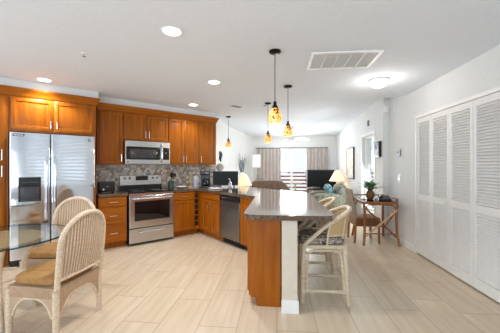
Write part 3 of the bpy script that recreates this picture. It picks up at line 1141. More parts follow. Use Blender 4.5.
# toaster
t = thing('toaster', 'black two-slice toaster on the short counter beside the refrigerator', 'toaster', (*K(1.03, 5.18), CT), QK)
bb = MB().box(-0.13, 0.13, -0.085, 0.085, 0.012, 0.19).build('body', M['black'], t, bevel=0.025, seg=3)
MB().box(-0.10, 0.10, -0.045, -0.015, 0.188, 0.1915).box(-0.10, 0.10, 0.015, 0.045, 0.188, 0.1915).build('slots', M['dark_steel'], t)
MB().box(-0.02, 0.02, -0.11, -0.0855, 0.10, 0.12).build('lever', M['grey_plastic'], t)
MB().box(-0.07, -0.045, -0.092, -0.0855, 0.05, 0.075).build('dial', M['chrome'], t)
for fx in (-0.1, 0.1):
    MB().box(fx - 0.015, fx + 0.015, -0.06, 0.06, 0.0, 0.0118).build('foot', M['black_matte'], t)
# spoon rest on the cooktop
o = MB().lathe([(0.0, 0.002), (0.05, 0.002), (0.07, 0.012), (0.075, 0.012), (0.055, 0.0), (0.0, 0.0)][::-1], seg=20, cap0=False, cap1=False).build('spoon_rest', M['chrome'], loc=(*K(1.80, 4.92), 0.9325))
tag(o, 'small shiny spoon rest at the front of the cooktop', 'spoon rest')
# utensil crock and the tools it holds
cx, cy = K(2.26, 5.33)
o = MB().lathe([(0.0, 0.0), (0.05, 0.0), (0.058, 0.01), (0.058, 0.15), (0.053, 0.15), (0.050, 0.012), (0.0, 0.012)], seg=20, cap0=False, cap1=False).build('utensil_crock', M['green_crock'], loc=(cx, cy, CT))
tag(o, 'dark green utensil crock on the counter just right of the stove', 'crock')


def utensil(name, label, dx, dy, top, head, hm, rod_m, hr, off=0.0):
    """a tool standing in the crock, leaning to (dx, dy) at height top"""
    t = thing(name, label, 'utensil', (cx - off * R2, cy + off * R2, CT + 0.014))
    bx, by = -dx * 0.33, -dy * 0.33
    p0, p1 = (bx, by, 0.0), (dx, dy, top)
    MB().tube([p0, p1], 0.006, 8).build('handle', rod_m, t)
    bb = MB()
    d = (Vector(p1) - Vector(p0)).normalized()
    c = Vector(p1) + d * hr[2] * 0.9
    bb.ball(tuple(c), *hr, nu=14, nv=8)
    bb.build(head, hm, t)


ex, ey = R2, R2      # along the counter
utensil('serving_spoon', 'large round black serving spoon standing in the green crock', 0.015, 0.015, 0.21, 'bowl', M['black'], M['black'], (0.045, 0.03, 0.055))
utensil('spatula', 'narrow black spatula leaning right in the green crock', 0.06, 0.055, 0.22, 'blade', M['black'], M['black'], (0.018, 0.018, 0.045), 0.02)
utensil('wooden_spoon', 'pale wooden spoon leaning left over the stove from the crock', -0.08, -0.075, 0.26, 'bowl', M['light_wood'], M['light_wood'], (0.018, 0.018, 0.03), -0.02)
o = MB().lathe([(0.0, 0.0), (0.05, 0.0), (0.11, 0.045), (0.115, 0.045), (0.055, -0.0), (0.05, 0.008), (0.0, 0.008)][0:4] + [(0.105, 0.046), (0.05, 0.008), (0.0, 0.008)], seg=24, cap0=False, cap1=False).build('shallow_bowl', M['ceramic'], loc=(*K(2.40, 5.14), CT))
tag(o, 'shallow white bowl on the counter in front of the crock', 'bowl')
t = thing('paper_towel_holder', 'empty pale wooden paper towel holder on the back counter', 'paper towel holder', (*K(2.66, 5.24), CT))
MB().lathe([(0.075, 0), (0.075, 0.018), (0.0, 0.02)], seg=20, cap1=False).build('base', M['light_wood'], t)
MB().lathe([(0.011, 0.018), (0.011, 0.26), (0.018, 0.268), (0.014, 0.29), (0.0, 0.294)], seg=12, cap1=False).build('rod', M['light_wood'], t)
t = thing('canister', 'pale lavender canister between paper towel holder and coffee maker', 'canister', (*K(2.83, 5.34), CT))
MB().lathe([(0.055, 0), (0.06, 0.01), (0.06, 0.20), (0.055, 0.205)], seg=20).build('body', M['lavender'], t)
MB().lathe([(0.062, 0.2055), (0.062, 0.225), (0.02, 0.235), (0.02, 0.25), (0.0, 0.252)], seg=20, cap1=False).build('lid', M['ceramic'], t)
# coffee maker
t = thing('coffee_maker', 'black coffee maker on the corner counter left of the small television', 'coffee maker', (*K(2.935, 5.10), CT), math.radians(10))
MB().box(-0.10, 0.10, -0.12, 0.12, 0, 0.035).build('base', M['black'], t, bevel=0.01)
MB().box(-0.10, 0.10, 0.03, 0.12, 0.0355, 0.27).build('column', M['black'], t, bevel=0.012)
MB().box(-0.105, 0.105, -0.12, 0.12, 0.2705, 0.345).build('brew_head', M['black'], t, bevel=0.02, seg=3)
cf = MB().lathe([(0.05, 0.037), (0.07, 0.06), (0.072, 0.13), (0.05, 0.18), (0.052, 0.19)], (0, -0.05, 0), seg=20).build('carafe', M['black_glass'], t)
MB().tube(smooth_path([(0.06, -0.08, 0.17), (0.10, -0.115, 0.16), (0.10, -0.115, 0.09), (0.065, -0.085, 0.075)], 4), 0.008, 8).build('handle', M['black'], cf)
MB().box(0.02, 0.09, -0.124, -0.1205, 0.285, 0.325).build('display', noisy('blue_grey_display', srgb(40, 54, 68), srgb(60, 76, 92), 9, rough=0.2), t)
# small television on the counter
t = thing('counter_television', 'small flat black television standing on the corner counter', 'television', (-1.115, 5.83, CT), math.radians(5.7))
MB().box(-0.285, 0.27, -0.018, 0.018, 0.03, 0.345).build('cabinet', M['black'], t, bevel=0.006)
MB().box(-0.27, 0.255, -0.021, -0.0185, 0.05, 0.33).build('screen', M['screen'], t)
for fx in (-0.18, 0.18):
    MB().box(fx - 0.015, fx + 0.015, -0.08, 0.08, 0, 0.012).box(fx - 0.012, fx + 0.012, -0.012, 0.012, 0.012, 0.0295).build('foot', M['black'], t)
# soap dispenser, dishcloth, flower head
t = thing('soap_dispenser', 'silver pump soap dispenser on the counter in front of the small television', 'soap dispenser', (*K(3.10, 4.42), CT))
MB().lathe([(0.03, 0), (0.034, 0.01), (0.034, 0.12), (0.016, 0.145), (0.016, 0.16)], seg=16).build('bottle', M['soap'], t)
MB().lathe([(0.006, 0.16), (0.006, 0.20)], seg=8).tube([(0, 0, 0.20), (-0.03, -0.035, 0.197)], 0.006, 8).build('pump', M['chrome'], t)
o = MB()


def cloth(u, v):
    return ((u - 0.5) * 0.26, (v - 0.5) * 0.14, 0.014 + 0.008 * math.sin(u * 9) * math.sin(v * 6))


o.sheet(cloth, 18, 10, 0.012)
o = o.build('dishcloth', M['paper'], loc=(*K(2.88, 4.62), CT), rotz=-0.5)
tag(o, 'crumpled white dishcloth at the edge of the sink counter', 'cloth')
t = thing('flower_vase', 'white flower head on a stem showing above the small television', 'flowers', (-1.33, 6.22, CT))
MB().lathe([(0.03, 0), (0.04, 0.02), (0.045, 0.12), (0.02, 0.2), (0.024, 0.22)], seg=16).build('vase', M['ceramic'], t)
MB().tube([(0, 0, 0.2), (0.0, 0.0, 0.38)], 0.004, 6).build('stem', M['leaf'], t)
bb = MB()
for k in range(34):
    ph = math.acos(1 - 2 * (k + 0.5) / 34)
    th = k * 2.399
    bb.ball((0.075 * math.sin(ph) * math.cos(th), 0.075 * math.sin(ph) * math.sin(th), 0.43 + 0.075 * math.cos(ph)), 0.024, 0.024, 0.024, 8, 6)
bb.ball((0, 0, 0.43), 0.065, 0.065, 0.065, 12, 8)
bb.build('flower_head', noisy('dried_petals', srgb(190, 184, 178), srgb(226, 222, 216), 30, rough=0.9), t)

# ------------------------------------------------------------------ ceiling fittings
for (x, y, lab, en) in ((-0.929, 2.319, 'recessed ceiling light nearest the camera, in front of the others', 84),
                    (-0.896, 3.787, 'recessed ceiling light over the middle of the kitchen floor', 92),
                    (-1.632, 5.15, 'recessed ceiling light in front of the right-hand wall cabinets', 36),
                    (-3.222, 3.452, 'recessed ceiling light close above the refrigerator cabinet', 70)):
    t = thing('recessed_light', lab, 'ceiling light', (x, y, CZ), 0, 'recessed ceiling lights')
    MB().lathe([(0.078, -0.001), (0.092, -0.001), (0.09, -0.008), (0.078, -0.006)], seg=28, cap0=False, cap1=False).build('trim_ring', M['white'], t)
    MB().lathe([(0.078, -0.001), (0.076, -0.005), (0.0, -0.0055)], seg=28, cap1=False).build('diffuser', M['led'], t)
    l = bpy.data.lights.new('recessed_lamp', 'SPOT')
    l.energy = en
    l.spot_size = math.radians(135)
    l.spot_blend = 0.6
    l.shadow_soft_size = 0.07
    l.color = (1.0, 0.97, 0.94)
    lo = bpy.data.objects.new('recessed_lamp', l)
    COL.objects.link(lo)
    lo.parent = t
    lo.location = (0, 0, -0.02)

t = thing('dome_light', 'round white flush dome light on the ceiling before the closet', 'ceiling light', (1.416, 3.928, CZ))
MB().lathe([(0.13, -0.001), (0.135, -0.02), (0.12, -0.022)], seg=28).build('base', M['white'], t)
MB().lathe([(0.125, -0.022), (0.12, -0.05), (0.09, -0.085), (0.045, -0.102), (0.0, -0.106)], seg=28, cap1=False).build('dome', M['dome'], t)
l = bpy.data.lights.new('dome_lamp', 'POINT')
l.energy = 6
l.shadow_soft_size = 0.1
l.color = (1.0, 0.95, 0.88)
lo = bpy.data.objects.new('dome_lamp', l)
COL.objects.link(lo)
lo.parent = t
lo.location = (0, 0, -0.2)

t = thing('return_air_vent', 'large white slatted return air grille in the ceiling', 'vent', (0.73, 3.15, CZ))
f = MB()
f.box(-0.37, 0.37, -0.25, -0.215, -0.016, -0.001).box(-0.37, 0.37, 0.215, 0.25, -0.016, -0.001)
f.box(-0.37, -0.335, -0.215, 0.215, -0.016, -0.001).box(0.335, 0.37, -0.215, 0.215, -0.016, -0.001)
for k in range(1, 5):
    xx = -0.335 + 0.67 * k / 5
    f.box(xx - 0.006, xx + 0.006, -0.215, 0.215, -0.014, -0.003)
f.build('frame', M['white'], t)
g = MB()
for k in range(22):
    yy = -0.205 + k * 0.0195
    g.box(-0.334, 0.334, yy - 0.0092, yy + 0.0092, -0.0085, -0.007, rot=Matrix.Rotation(math.radians(12), 3, 'X'))
g.build('grille', M['white'], t, smooth=False)
MB().box(-0.334, 0.334, -0.214, 0.214, -0.0025, -0.001).build('backing', M['louver'], t)
t = thing('ceiling_register', 'small grey supply register in the ceiling near the far pendants', 'vent', (-0.81, 5.35, CZ), PI / 4)
MB().box(-0.15, 0.15, -0.085, 0.085, -0.008, -0.001).build('frame', M['white'], t)
g = MB()
for k in range(6):
    g.box(-0.12, 0.12, -0.055 + k * 0.02, -0.043 + k * 0.02, -0.012, -0.0085)
g.build('grille', M['grey_plastic'], t, smooth=False)
t = thing('fire_sprinkler', 'small sprinkler head in the ceiling in front of the wall cabinets', 'sprinkler', (-2.039, 2.678, CZ))
MB().lathe([(0.036, -0.001), (0.032, -0.008), (0.014, -0.01)], seg=18).build('plate', M['white'], t)
MB().lathe([(0.01, -0.0102), (0.008, -0.03), (0.018, -0.032), (0.018, -0.035)], seg=12).build('nozzle', M['chrome'], t)
o = MB().lathe([(0.03, -0.001), (0.028, -0.010), (0.0, -0.014)], seg=18, cap1=False).build('concealed_sprinkler', M['grey_plastic'], loc=(-0.235, 5.35, CZ))
tag(o, 'tiny flat sprinkler cap in the ceiling beside the far pendant', 'sprinkler')


def pendant(x, y, label):
    t = thing('pendant_light', label, 'pendant light', (x, y, CZ), 0, 'amber glass pendants over the peninsula')
    MB().lathe([(0.062, -0.001), (0.064, -0.012), (0.05, -0.026), (0.012, -0.032)], seg=24).build('canopy', M['bronze'], t)
    MB().tube([(0, 0, -0.03), (0, 0, -0.56)], 0.004, 8).build('rod', M['bronze'], t)
    MB().lathe([(0.008, -0.525), (0.016, -0.53), (0.018, -0.56), (0.034, -0.59), (0.036, -0.60)], seg=20).build('socket_cap', M['bronze'], t)
    s = MB().lathe([(0.034, -0.60), (0.055, -0.63), (0.070, -0.675), (0.072, -0.71), (0.062, -0.75), (0.058, -0.752), (0.068, -0.71), (0.066, -0.675), (0.051, -0.632), (0.03, -0.602)], seg=28, cap0=False, cap1=False).build('glass_shade', M['amber'], t)
    MB().ball((0, 0, -0.68), 0.028, 0.028, 0.035, 14, 10).build('bulb', M['bulb'], t)
    l = bpy.data.lights.new('pendant_lamp', 'POINT')
    l.energy = 2.0
    l.shadow_soft_size = 0.04
    l.color = (1.0, 0.82, 0.58)
    lo = bpy.data.objects.new('pendant_lamp', l)
    COL.objects.link(lo)
    lo.parent = t
    lo.location = (0, 0, -0.80)
    return t


pendant(-0.021, 2.829, 'largest-looking amber glass pendant, hung over the island front')
pendant(0.164, 4.087, 'amber glass pendant hung over the middle of the island')
pendant(-0.171, 5.151, 'amber glass pendant behind the island, between the other pendants and the fan')
pendant(-1.17, 6.45, 'amber glass pendant just right of the last wall cabinet')

# ceiling fan, at rest
fx, fy = 0.47, 8.4
t = thing('ceiling_fan', 'white five-blade ceiling fan with a light in the living room', 'ceiling fan', (fx, fy, vault(fy)))
dz = 2.17 - vault(fy)
MB().lathe([(0.065, -0.001), (0.06, -0.03), (0.02, -0.06)], seg=20).build('canopy', M['white'], t)
MB().tube([(0, 0, -0.05), (0, 0, dz + 0.08)], 0.012, 8).build('downrod', M['white'], t)
MB().lathe([(0.03, dz + 0.10), (0.10, dz + 0.07), (0.11, dz), (0.08, dz - 0.04)], seg=24).build('motor', M['white'], t)
MB().lathe([(0.07, dz - 0.041), (0.10, dz - 0.07), (0.085, dz - 0.12), (0.0, dz - 0.14)], seg=20, cap1=False).build('light_bowl', M['dome'], t)
l = bpy.data.lights.new('fan_lamp', 'POINT')
l.energy = 22
l.shadow_soft_size = 0.08
l.color = (1.0, 0.97, 0.93)
lo = bpy.data.objects.new('fan_lamp', l)
COL.objects.link(lo)
lo.parent = t
lo.location = (0, 0, dz - 0.2)
for k in range(5):
    a = 2 * PI * k / 5 + 0.35
    bb = MB()
    bb.m = Matrix.Rotation(a, 4, 'Z') @ Matrix.Translation((0, 0, dz + 0.02)) @ Matrix.Rotation(math.radians(-16), 4, 'X')
    bb.prism([(0.09, -0.02), (0.17, -0.03), (0.22, -0.06), (0.55, -0.068), (0.58, -0.05), (0.58, 0.05), (0.55, 0.068), (0.22, 0.06), (0.17, 0.03), (0.09, 0.02)], -0.004, 0.004)
    bb.build('blade', M['white'], t)

# ------------------------------------------------------------------ bar stools
def bar_stool(loc, rotz, label):
    """front towards -x; seat height about 0.6"""
    t = thing('bar_stool', label, 'bar stool', loc, rotz, 'cream rattan bar stools along the island')
    hw, hd = 0.195, 0.215
    for (sx, sy) in ((-1, -1), (-1, 1), (1, -1), (1, 1)):
        if sx < 0:
            p = [(-hd + 0.005, sy * hw, 0.0), (-hd + 0.012, sy * (hw - 0.005), 0.3), (-hd + 0.02, sy * (hw - 0.01), 0.575)]
        else:
            p = [(hd + 0.03, sy * hw, 0.0), (hd + 0.008, sy * (hw - 0.003), 0.25), (hd - 0.01, sy * (hw - 0.01), 0.575)]
        MB().tube(smooth_path(p, 4), [0.0255] * 9, 10).build('leg', M['cream_rattan'], t)
    fr = MB()
    # stretchers
    fr.tube([(-hd + 0.01, -hw, 0.13), (hd + 0.022, -hw, 0.13)], 0.017, 8)
    fr.build('stretcher', M['cream_rattan'], t)
    fr = MB()
    fr.tube([(-hd + 0.01, hw, 0.13), (hd + 0.022, hw, 0.13)], 0.017, 8)
    fr.build('stretcher', M['cream_rattan'], t)
    fr = MB()
    fr.tube([(-hd + 0.01, -hw, 0.24), (-hd + 0.01, hw, 0.24)], 0.016, 8)
    fr.build('stretcher', M['cream_rattan'], t)
    fr = MB()
    fr.tube([(hd + 0.012, -hw, 0.21), (hd + 0.012, hw, 0.21)], 0.016, 8)
    fr.build('stretcher', M['cream_rattan'], t)
    # rounded inner hoops under the seat on each side
    for sy in (-1, 1):
        hp = MB()
        y = sy * (hw - 0.006)
        hp.tube(smooth_path([(-hd + 0.045, y, 0.146), (-hd + 0.055, y, 0.38), (-hd + 0.065, y, 0.49), (-hd + 0.11, y, 0.53), (0, y, 0.535), (hd - 0.10, y, 0.53), (hd - 0.05, y, 0.49), (hd - 0.035, y, 0.38), (hd - 0.015, y, 0.146)], 4), 0.0125, 8)
        hp.build('side_hoop', M['cream_rattan'], t)
    # seat frame: rounded rectangular ring and deck
    def rr(hx, hy, r, n=5):
        out = []
        for (cx_, cy_, a0) in ((hx - r, hy - r, 0), (-hx + r, hy - r, PI / 2), (-hx + r, -hy + r, PI), (hx - r, -hy + r, 1.5 * PI)):
            for k in range(n + 1):
                a = a0 + PI / 2 * k / n
                out.append((cx_ + r * math.cos(a), cy_ + r * math.sin(a)))
        return out
    sf = MB()
    sf.tube([(x, y, 0.575) for x, y in rr(hd + 0.01, hw + 0.012, 0.07)], 0.02, 8, closed=True)
    sf.prism(rr(hd, hw, 0.06), 0.57, 0.59)
    sf.build('seat_frame', M['cream_rattan'], t)
    cu = MB()
    prof = [(0.93, 0.5905), (1.0, 0.605), (1.02, 0.63), (1.0, 0.65), (0.9, 0.665), (0.5, 0.672)]
    base = rr(hd, hw, 0.075)
    vs_ = [(x * s_, y * s_, z_) for s_, z_ in prof for x, y in base]
    n_ = len(base)
    fs = [(i * n_ + k, i * n_ + (k + 1) % n_, (i + 1) * n_ + (k + 1) % n_, (i + 1) * n_ + k) for i in range(len(prof) - 1) for k in range(n_)]
    fs += [tuple(range(n_))[::-1], tuple((len(prof) - 1) * n_ + k for k in range(n_))]
    cu.add(vs_, fs)
    cu.build('cushion', M['print'], t)

    # wrap-around rail: low at the front, rising to the back
    def rail(ph):
        a = abs(ph)
        k = max(0.0, math.cos(min(a, PI) * 0.62))
        z_ = 0.655 + 0.285 * k ** 1.3
        ex_ = 0.05 * k
        return (0.02 + (hd + 0.005 + ex_) * math.cos(ph) if a < PI / 2 else 0.02 - (hd - 0.02) * math.sin(a - PI / 2) * 0.95, (hw + 0.03) * math.copysign(min(1.0, abs(math.sin(min(a, PI / 2)))) ** 0.75, ph) , z_)
    phs = [-2.5 + 5.0 * k / 40 for k in range(41)]
    pts_ = [rail(p) for p in phs]
    ends0 = [(-hd + 0.02, -hw - 0.01, 0.585)]
    ends1 = [(-hd + 0.02, hw + 0.01, 0.585)]
    MB().tube(ends0 + pts_ + ends1, 0.0205, 10).build('arm_rail', M['cream_rattan'], t)
    # cane back panel below the rail
    def pan(u, v):
        ph = (u - 0.5) * 2 * 1.4
        x, y, zt = rail(ph)
        zb = 0.69
        z_ = zb + (zt - 0.012 - zb) * v
        return (x - 0.035 * (1 - v), y, z_)
    MB().sheet(pan, 22, 6, 0.008).build('backrest', M['cane'], t)
    sp_ = MB()
    for ph in (-1.4, -0.7, 0.0, 0.7, 1.4):
        x, y, zt = rail(ph)
        sp_.tube([(x - 0.045 if abs(ph) < 0.9 else x - 0.03, y * 0.93, 0.585), (x - 0.03, y * 0.985, 0.69), (x, y, zt)], 0.010, 8)
    lo_ = [((lambda q: (q[0] - 0.035, q[1], 0.69))(rail((k / 20 - 0.5) * 2.8))) for k in range(21)]
    sp_.tube(lo_, 0.010, 8)
    sp_.build('back_spindles', M['cream_rattan'], t)
    return t


st = bar_stool((0.465, 2.95, 0), 0, 'cream rattan bar stool nearest the camera, tucked under the island')
dup(st, (0.475, 3.75, 0), 0, 'cream rattan bar stool behind the nearest one, showing only its back')

# ------------------------------------------------------------------ glass dining table
TX, TY = -2.53, 2.19
t = thing('dining_table', 'round glass-topped dining table at the left edge', 'table', (TX, TY, 0))
def ring_pts(r, n=64):
    return [(r * math.cos(2 * PI * k / n), r * math.sin(2 * PI * k / n)) for k in range(n)]
MB().prism(ring_pts(0.565), 0.728, 0.742, side_mi=1).build('glass_top', M['table_glass'], t)
MB().lathe([(0.0, 0.700), (0.35, 0.700), (0.362, 0.712), (0.35, 0.7265), (0.0, 0.7265)], seg=48, cap0=False, cap1=False).build('support_disc', M['oak_top'], t)
for k in range(4):
    a = math.radians(-33 + 90 * k)
    ca_, sa_ = math.cos(a), math.sin(a)
    pr = [(0.30, 0.0), (0.25, 0.18), (0.20, 0.38), (0.24, 0.56), (0.34, 0.69)]
    lg = MB().tube(smooth_path([(r_ * ca_, r_ * sa_, z_) for r_, z_ in pr], 5), 0.022, 10)
    lg.build('leg', M['rattan'], t)
MB().tube([(0.205 * math.cos(2 * PI * k / 28), 0.205 * math.sin(2 * PI * k / 28), 0.38) for k in range(28)], 0.015, 8, closed=True).build('ring', M['rattan'], t)


def dining_chair(loc, rotz, label):
    """front towards -y, arched woven back at +y"""
    t = thing('dining_chair', label, 'chair', loc, rotz, 'arched rattan chairs at the glass table')
    hw, hd = 0.24, 0.215
    for (sx, sy) in ((-1, -1), (1, -1), (-1, 1), (1, 1)):
        p = [(sx * hw, sy * hd, 0.0), (sx * hw, sy * hd, 0.39)]
        MB().tube(p, 0.024, 10).build('leg', M['rattan'], t)
    ap = MB()
    for sx in (-1, 1):
        ap.box(sx * hw - 0.012, sx * hw + 0.012, -hd, hd, 0.33, 0.415)
    ap.box(-hw, hw, -hd - 0.012, -hd + 0.012, 0.33, 0.415)
    ap.box(-hw, hw, hd - 0.012, hd + 0.012, 0.33, 0.415)
    ap.box(-hw, hw, -hd, hd, 0.395, 0.414)
    # arched braces: web filling the corners under the apron on every side
    def arch(u, v, a, c, fixed, axis):
        q = a + (c - a) * u
        tt = (2 * u - 1)
        zl = 0.33 - 0.15 * abs(tt) ** 3.2
        z_ = zl + (0.335 - zl) * v
        return (q, fixed, z_) if axis == 'x' else (fixed, q, z_)
    for sx in (-1, 1):
        ap.sheet(lambda u, v: arch(u, v, -hd + 0.02, hd - 0.02, sx * hw, 'y'), 20, 2, 0.018)
    for sy in (-1, 1):
        ap.sheet(lambda u, v: arch(u, v, -hw + 0.02, hw - 0.02, sy * hd, 'x'), 20, 2, 0.018)
    ap.build('apron', M['rattan_weave'], t)
    br = MB()
    for sx in (-1, 1):
        br.tube([(sx * hw, -hd + 0.03 + (2 * hd - 0.06) * k / 16, 0.325 - 0.15 * abs(2 * k / 16 - 1) ** 3.2) for k in range(17)], 0.012, 8)
    for sy in (-1, 1):
        br.tube([(-hw + 0.03 + (2 * hw - 0.06) * k / 16, sy * hd, 0.325 - 0.15 * abs(2 * k / 16 - 1) ** 3.2) for k in range(17)], 0.012, 8)
    br.build('arched_brace', M['rattan'], t)
    cu = MB()
    cu.ball((0, -0.012, 0.452), hw - 0.01, hd + 0.005, 0.038, 28, 12, e=0.38)
    cu.build('cushion', M['cushion'], t)
    # arched back: inverted U frame, gentle rake and curve
    zt, zb = 0.985, 0.40
    def outline(k):
        """k 0..1 along the U from left foot to right foot"""
        zs = 0.735
        L1 = zs - zb
        Larc = PI * 0.265
        tot = 2 * L1 + Larc
        q = k * tot
        if q < L1:
            return (-hw - 0.005, zb + q)
        if q < L1 + Larc:
            a = PI - (q - L1) / Larc * PI
            return ((hw + 0.005) * math.cos(a), zs + (zt - zs) * math.sin(a) ** 0.9)
        return (hw + 0.005, zs - (q - L1 - Larc))
    def rake(x, z_):
        return hd + 0.012 + 0.09 * (z_ - zb) - 0.05 * 0 + 0.035 * (1 - (x / hw) ** 2) * min(1, (z_ - zb) / 0.3)
    up = []
    for k in range(49):
        x, z_ = outline(k / 48)
        up.append((x, rake(x, z_), z_))
    MB().tube(up, 0.021, 10).build('back_frame', M['rattan'], t)
    def half_w(z_):
        if z_ < 0.735:
            return hw - 0.008
        q = min(1.0, ((z_ - 0.735) / (zt - 0.735)) ** (1 / 0.9))
        return (hw - 0.008) * math.sqrt(max(0.0, 1 - q * q))
    zbot = 0.475
    def pan(u, v):
        z_ = zbot + (zt - 0.012 - zbot) * v
        x = (u - 0.5) * 2 * half_w(z_)
        return (x, rake(x, z_), z_)
    MB().sheet(pan, 20, 22, 0.006).build('backrest', M['rattan_weave'], t)
    stv = MB()
    for k in range(17):
        x = (k / 16 - 0.5) * 2 * (hw - 0.02)
        zz = zbot
        q = math.sqrt(max(0, 1 - (x / (hw - 0.004)) ** 2)) ** 0.9
        ztop = 0.735 + (zt - 0.735) * q - 0.012
        pp = []
        for j in range(9):
            z_ = zz + (ztop - zz) * j / 8
            pp.append((x, rake(x, z_) + 0.0035, z_))
        stv.tube(pp, 0.0062, 6)
        pp = [(a_, b_ - 0.007, c_) for a_, b_, c_ in pp]
        stv.tube(pp, 0.0062, 6)
    stv.tube([((k / 12 - 0.5) * 2 * hw, rake((k / 12 - 0.5) * 2 * hw, zbot), zbot) for k in range(13)], 0.014, 8)
    stv.build('back_canes', M['rattan'], t)
    return t


ch = dining_chair((-1.93, 2.21, 0), math.radians(-93), 'arched rattan dining chair in front, its woven back towards the kitchen floor')
dup(ch, (-2.42, 2.80, 0), math.radians(5.7), 'arched rattan dining chair behind the glass table, before the refrigerator')

# ------------------------------------------------------------------ desk corner
t = thing('desk', 'small brown bamboo desk with crossed braces against the right wall', 'desk', (1.79, 5.20, 0))
hx, hy = 0.30, 0.34
tp = MB()
tp.prism([(-hx, -hy + 0.04), (-hx + 0.04, -hy), (hx - 0.04, -hy), (hx, -hy + 0.04), (hx, hy), (-hx, hy)], 0.712, 0.755)
tp.build('desk_top', M['rattan_brown'], t, bevel=0.006)
MB().prism([(-hx + 0.05, -hy + 0.05), (hx - 0.05, -hy + 0.05), (hx - 0.05, hy - 0.05), (-hx + 0.05, hy - 0.05)], 0.7555, 0.762).build('glass_inset', M['black_glass'], t)
rl_ = MB()
rl_.tube(smooth_path([(hx - 0.015, -hy + 0.1, 0.758), (hx - 0.012, -hy + 0.05, 0.80), (hx - 0.012, 0, 0.812), (hx - 0.012, hy - 0.012, 0.812)], 4) + [(-hx + 0.012, hy - 0.012, 0.812), (-hx + 0.012, hy - 0.1, 0.80), (-hx + 0.012, hy - 0.2, 0.758)], 0.013, 8)
rl_.build('gallery_rail', M['rattan_brown'], t)
for (sx, sy) in ((-1, -1), (1, -1), (-1, 1), (1, 1)):
    b_ = MB().tube(smooth_path([(sx * (hx - 0.005), sy * (hy + 0.02), 0.0), (sx * (hx - 0.03), sy * (hy - 0.03), 0.25), (sx * (hx - 0.035), sy * (hy - 0.035), 0.55), (sx * (hx - 0.02), sy * (hy - 0.03), 0.7118)], 4), 0.023, 8)
    b_.build('leg', M['rattan_brown'], t)
MB().tube([(-hx + 0.03, -hy + 0.02, 0.14), (hx - 0.03, -hy + 0.012, 0.62)], 0.017, 8).build('cross_brace', M['light_wood'], t)
MB().tube([(-hx + 0.04, -hy + 0.05, 0.66), (hx - 0.03, -hy + 0.049, 0.14)], 0.016, 8).build('cross_brace', M['rattan_brown'], t)
MB().tube([(hx - 0.03, -hy + 0.03, 0.62), (hx - 0.03, hy - 0.03, 0.14)], 0.012, 8).build('cross_brace', M['rattan_brown'], t)
MB().tube([(-hx + 0.03, -hy + 0.03, 0.2), (hx - 0.03, -hy + 0.03, 0.2)], 0.011, 8).build('stretcher', M['rattan_brown'], t)
MB().tube([(-hx + 0.03, hy - 0.03, 0.2), (hx - 0.03, hy - 0.03, 0.2)], 0.011, 8).build('stretcher', M['rattan_brown'], t)
for sy in (-1, 1):
    ap = MB()
    ap.tube(smooth_path([(-hx + 0.035, sy * (hy - 0.035), 0.56), (-hx + 0.06, sy * (hy - 0.035), 0.66), (-hx + 0.14, sy * (hy - 0.035), 0.70), (hx - 0.14, sy * (hy - 0.035), 0.70), (hx - 0.06, sy * (hy - 0.035), 0.66), (hx - 0.035, sy * (hy - 0.035), 0.56)], 4), 0.010, 8)
    ap.build('apron_arch', M['rattan_brown'], t)

t = thing('desk_chair', 'brown woven chair with tall back drawn up to the bamboo desk', 'chair', (1.60, 5.20, 0), math.radians(92))
hw, hd = 0.20, 0.20
for (sx, sy) in ((-1, -1), (1, -1), (-1, 1), (1, 1)):
    MB().tube([(sx * hw, sy * hd * (1.0 if sy < 0 else 1.12), 0.0), (sx * hw, sy * hd, 0.40)], 0.021, 8).build('leg', M['rattan_brown'], t)
MB().box(-hw - 0.02, hw + 0.02, -hd - 0.02, hd + 0.02, 0.30, 0.46).build('seat', M['brown_weave'], t, bevel=0.02)
MB().sheet(lambda u, v: ((u - 0.5) * 2 * (hw + 0.015) * (1 - 0.12 * v ** 4), hd + 0.005 + 0.07 * v ** 1.4, 0.44 + 0.52 * v), 12, 12, 0.03).build('backrest', M['grey_weave'], t, bevel=0.004)

# pineapple vase with sprays of leaves
t = thing('potted_plant', 'leafy green plant in a brown pineapple-textured vase on the bamboo desk', 'plant', (1.71, 5.18, 0.7622))
MB().lathe([(0.04, 0), (0.055, 0.01), (0.078, 0.06), (0.08, 0.10), (0.06, 0.15), (0.045, 0.165), (0.05, 0.18), (0.042, 0.178), (0.038, 0.16)], seg=24, cap1=False).build('vase', M['vase'], t)
lv = MB()
for k in range(32):
    az = k * 2.4
    el = 0.6 + 0.75 * random.random()
    L = 0.27 + 0.14 * random.random()
    wv = 0.026 + 0.012 * random.random()
    dirh = Vector((math.cos(az), math.sin(az), 0))
    side = Vector((-math.sin(az), math.cos(az), 0))
    base = Vector((0, 0, 0.165)) + dirh * 0.01
    lv.sheet(lambda u, v: tuple(base + dirh * (L * v * math.cos(el)) + Vector((0, 0, 1)) * (L * v * math.sin(el) - 0.45 * L * v * v) + side * ((u - 0.5) * 2 * wv * math.sin(PI * min(0.97, 0.10 + v * 0.87)) ** 0.6)), 2, 7, 0.0015)
lv.build('leaves', M['leaf'], t)
# black telephone
t = thing('telephone', 'black desk telephone on the bamboo desk right of the vase', 'telephone', (1.925, 5.08, 0.7622), math.radians(-8))
bb = MB()
bb.add([(-0.10, -0.08, 0), (0.10, -0.08, 0), (0.10, 0.08, 0), (-0.10, 0.08, 0), (-0.10, -0.08, 0.03), (0.10, -0.08, 0.03), (0.10, 0.08, 0.075), (-0.10, 0.08, 0.075)],
       [(0, 3, 2, 1), (4, 5, 6, 7), (0, 1, 5, 4), (1, 2, 6, 5), (2, 3, 7, 6), (3, 0, 4, 7)])
bb.build('base', M['black'], t, bevel=0.008)
MB().ball((-0.06, 0, 0.075), 0.025, 0.095, 0.022, 14, 8, e=0.6).build('handset', M['black'], t)

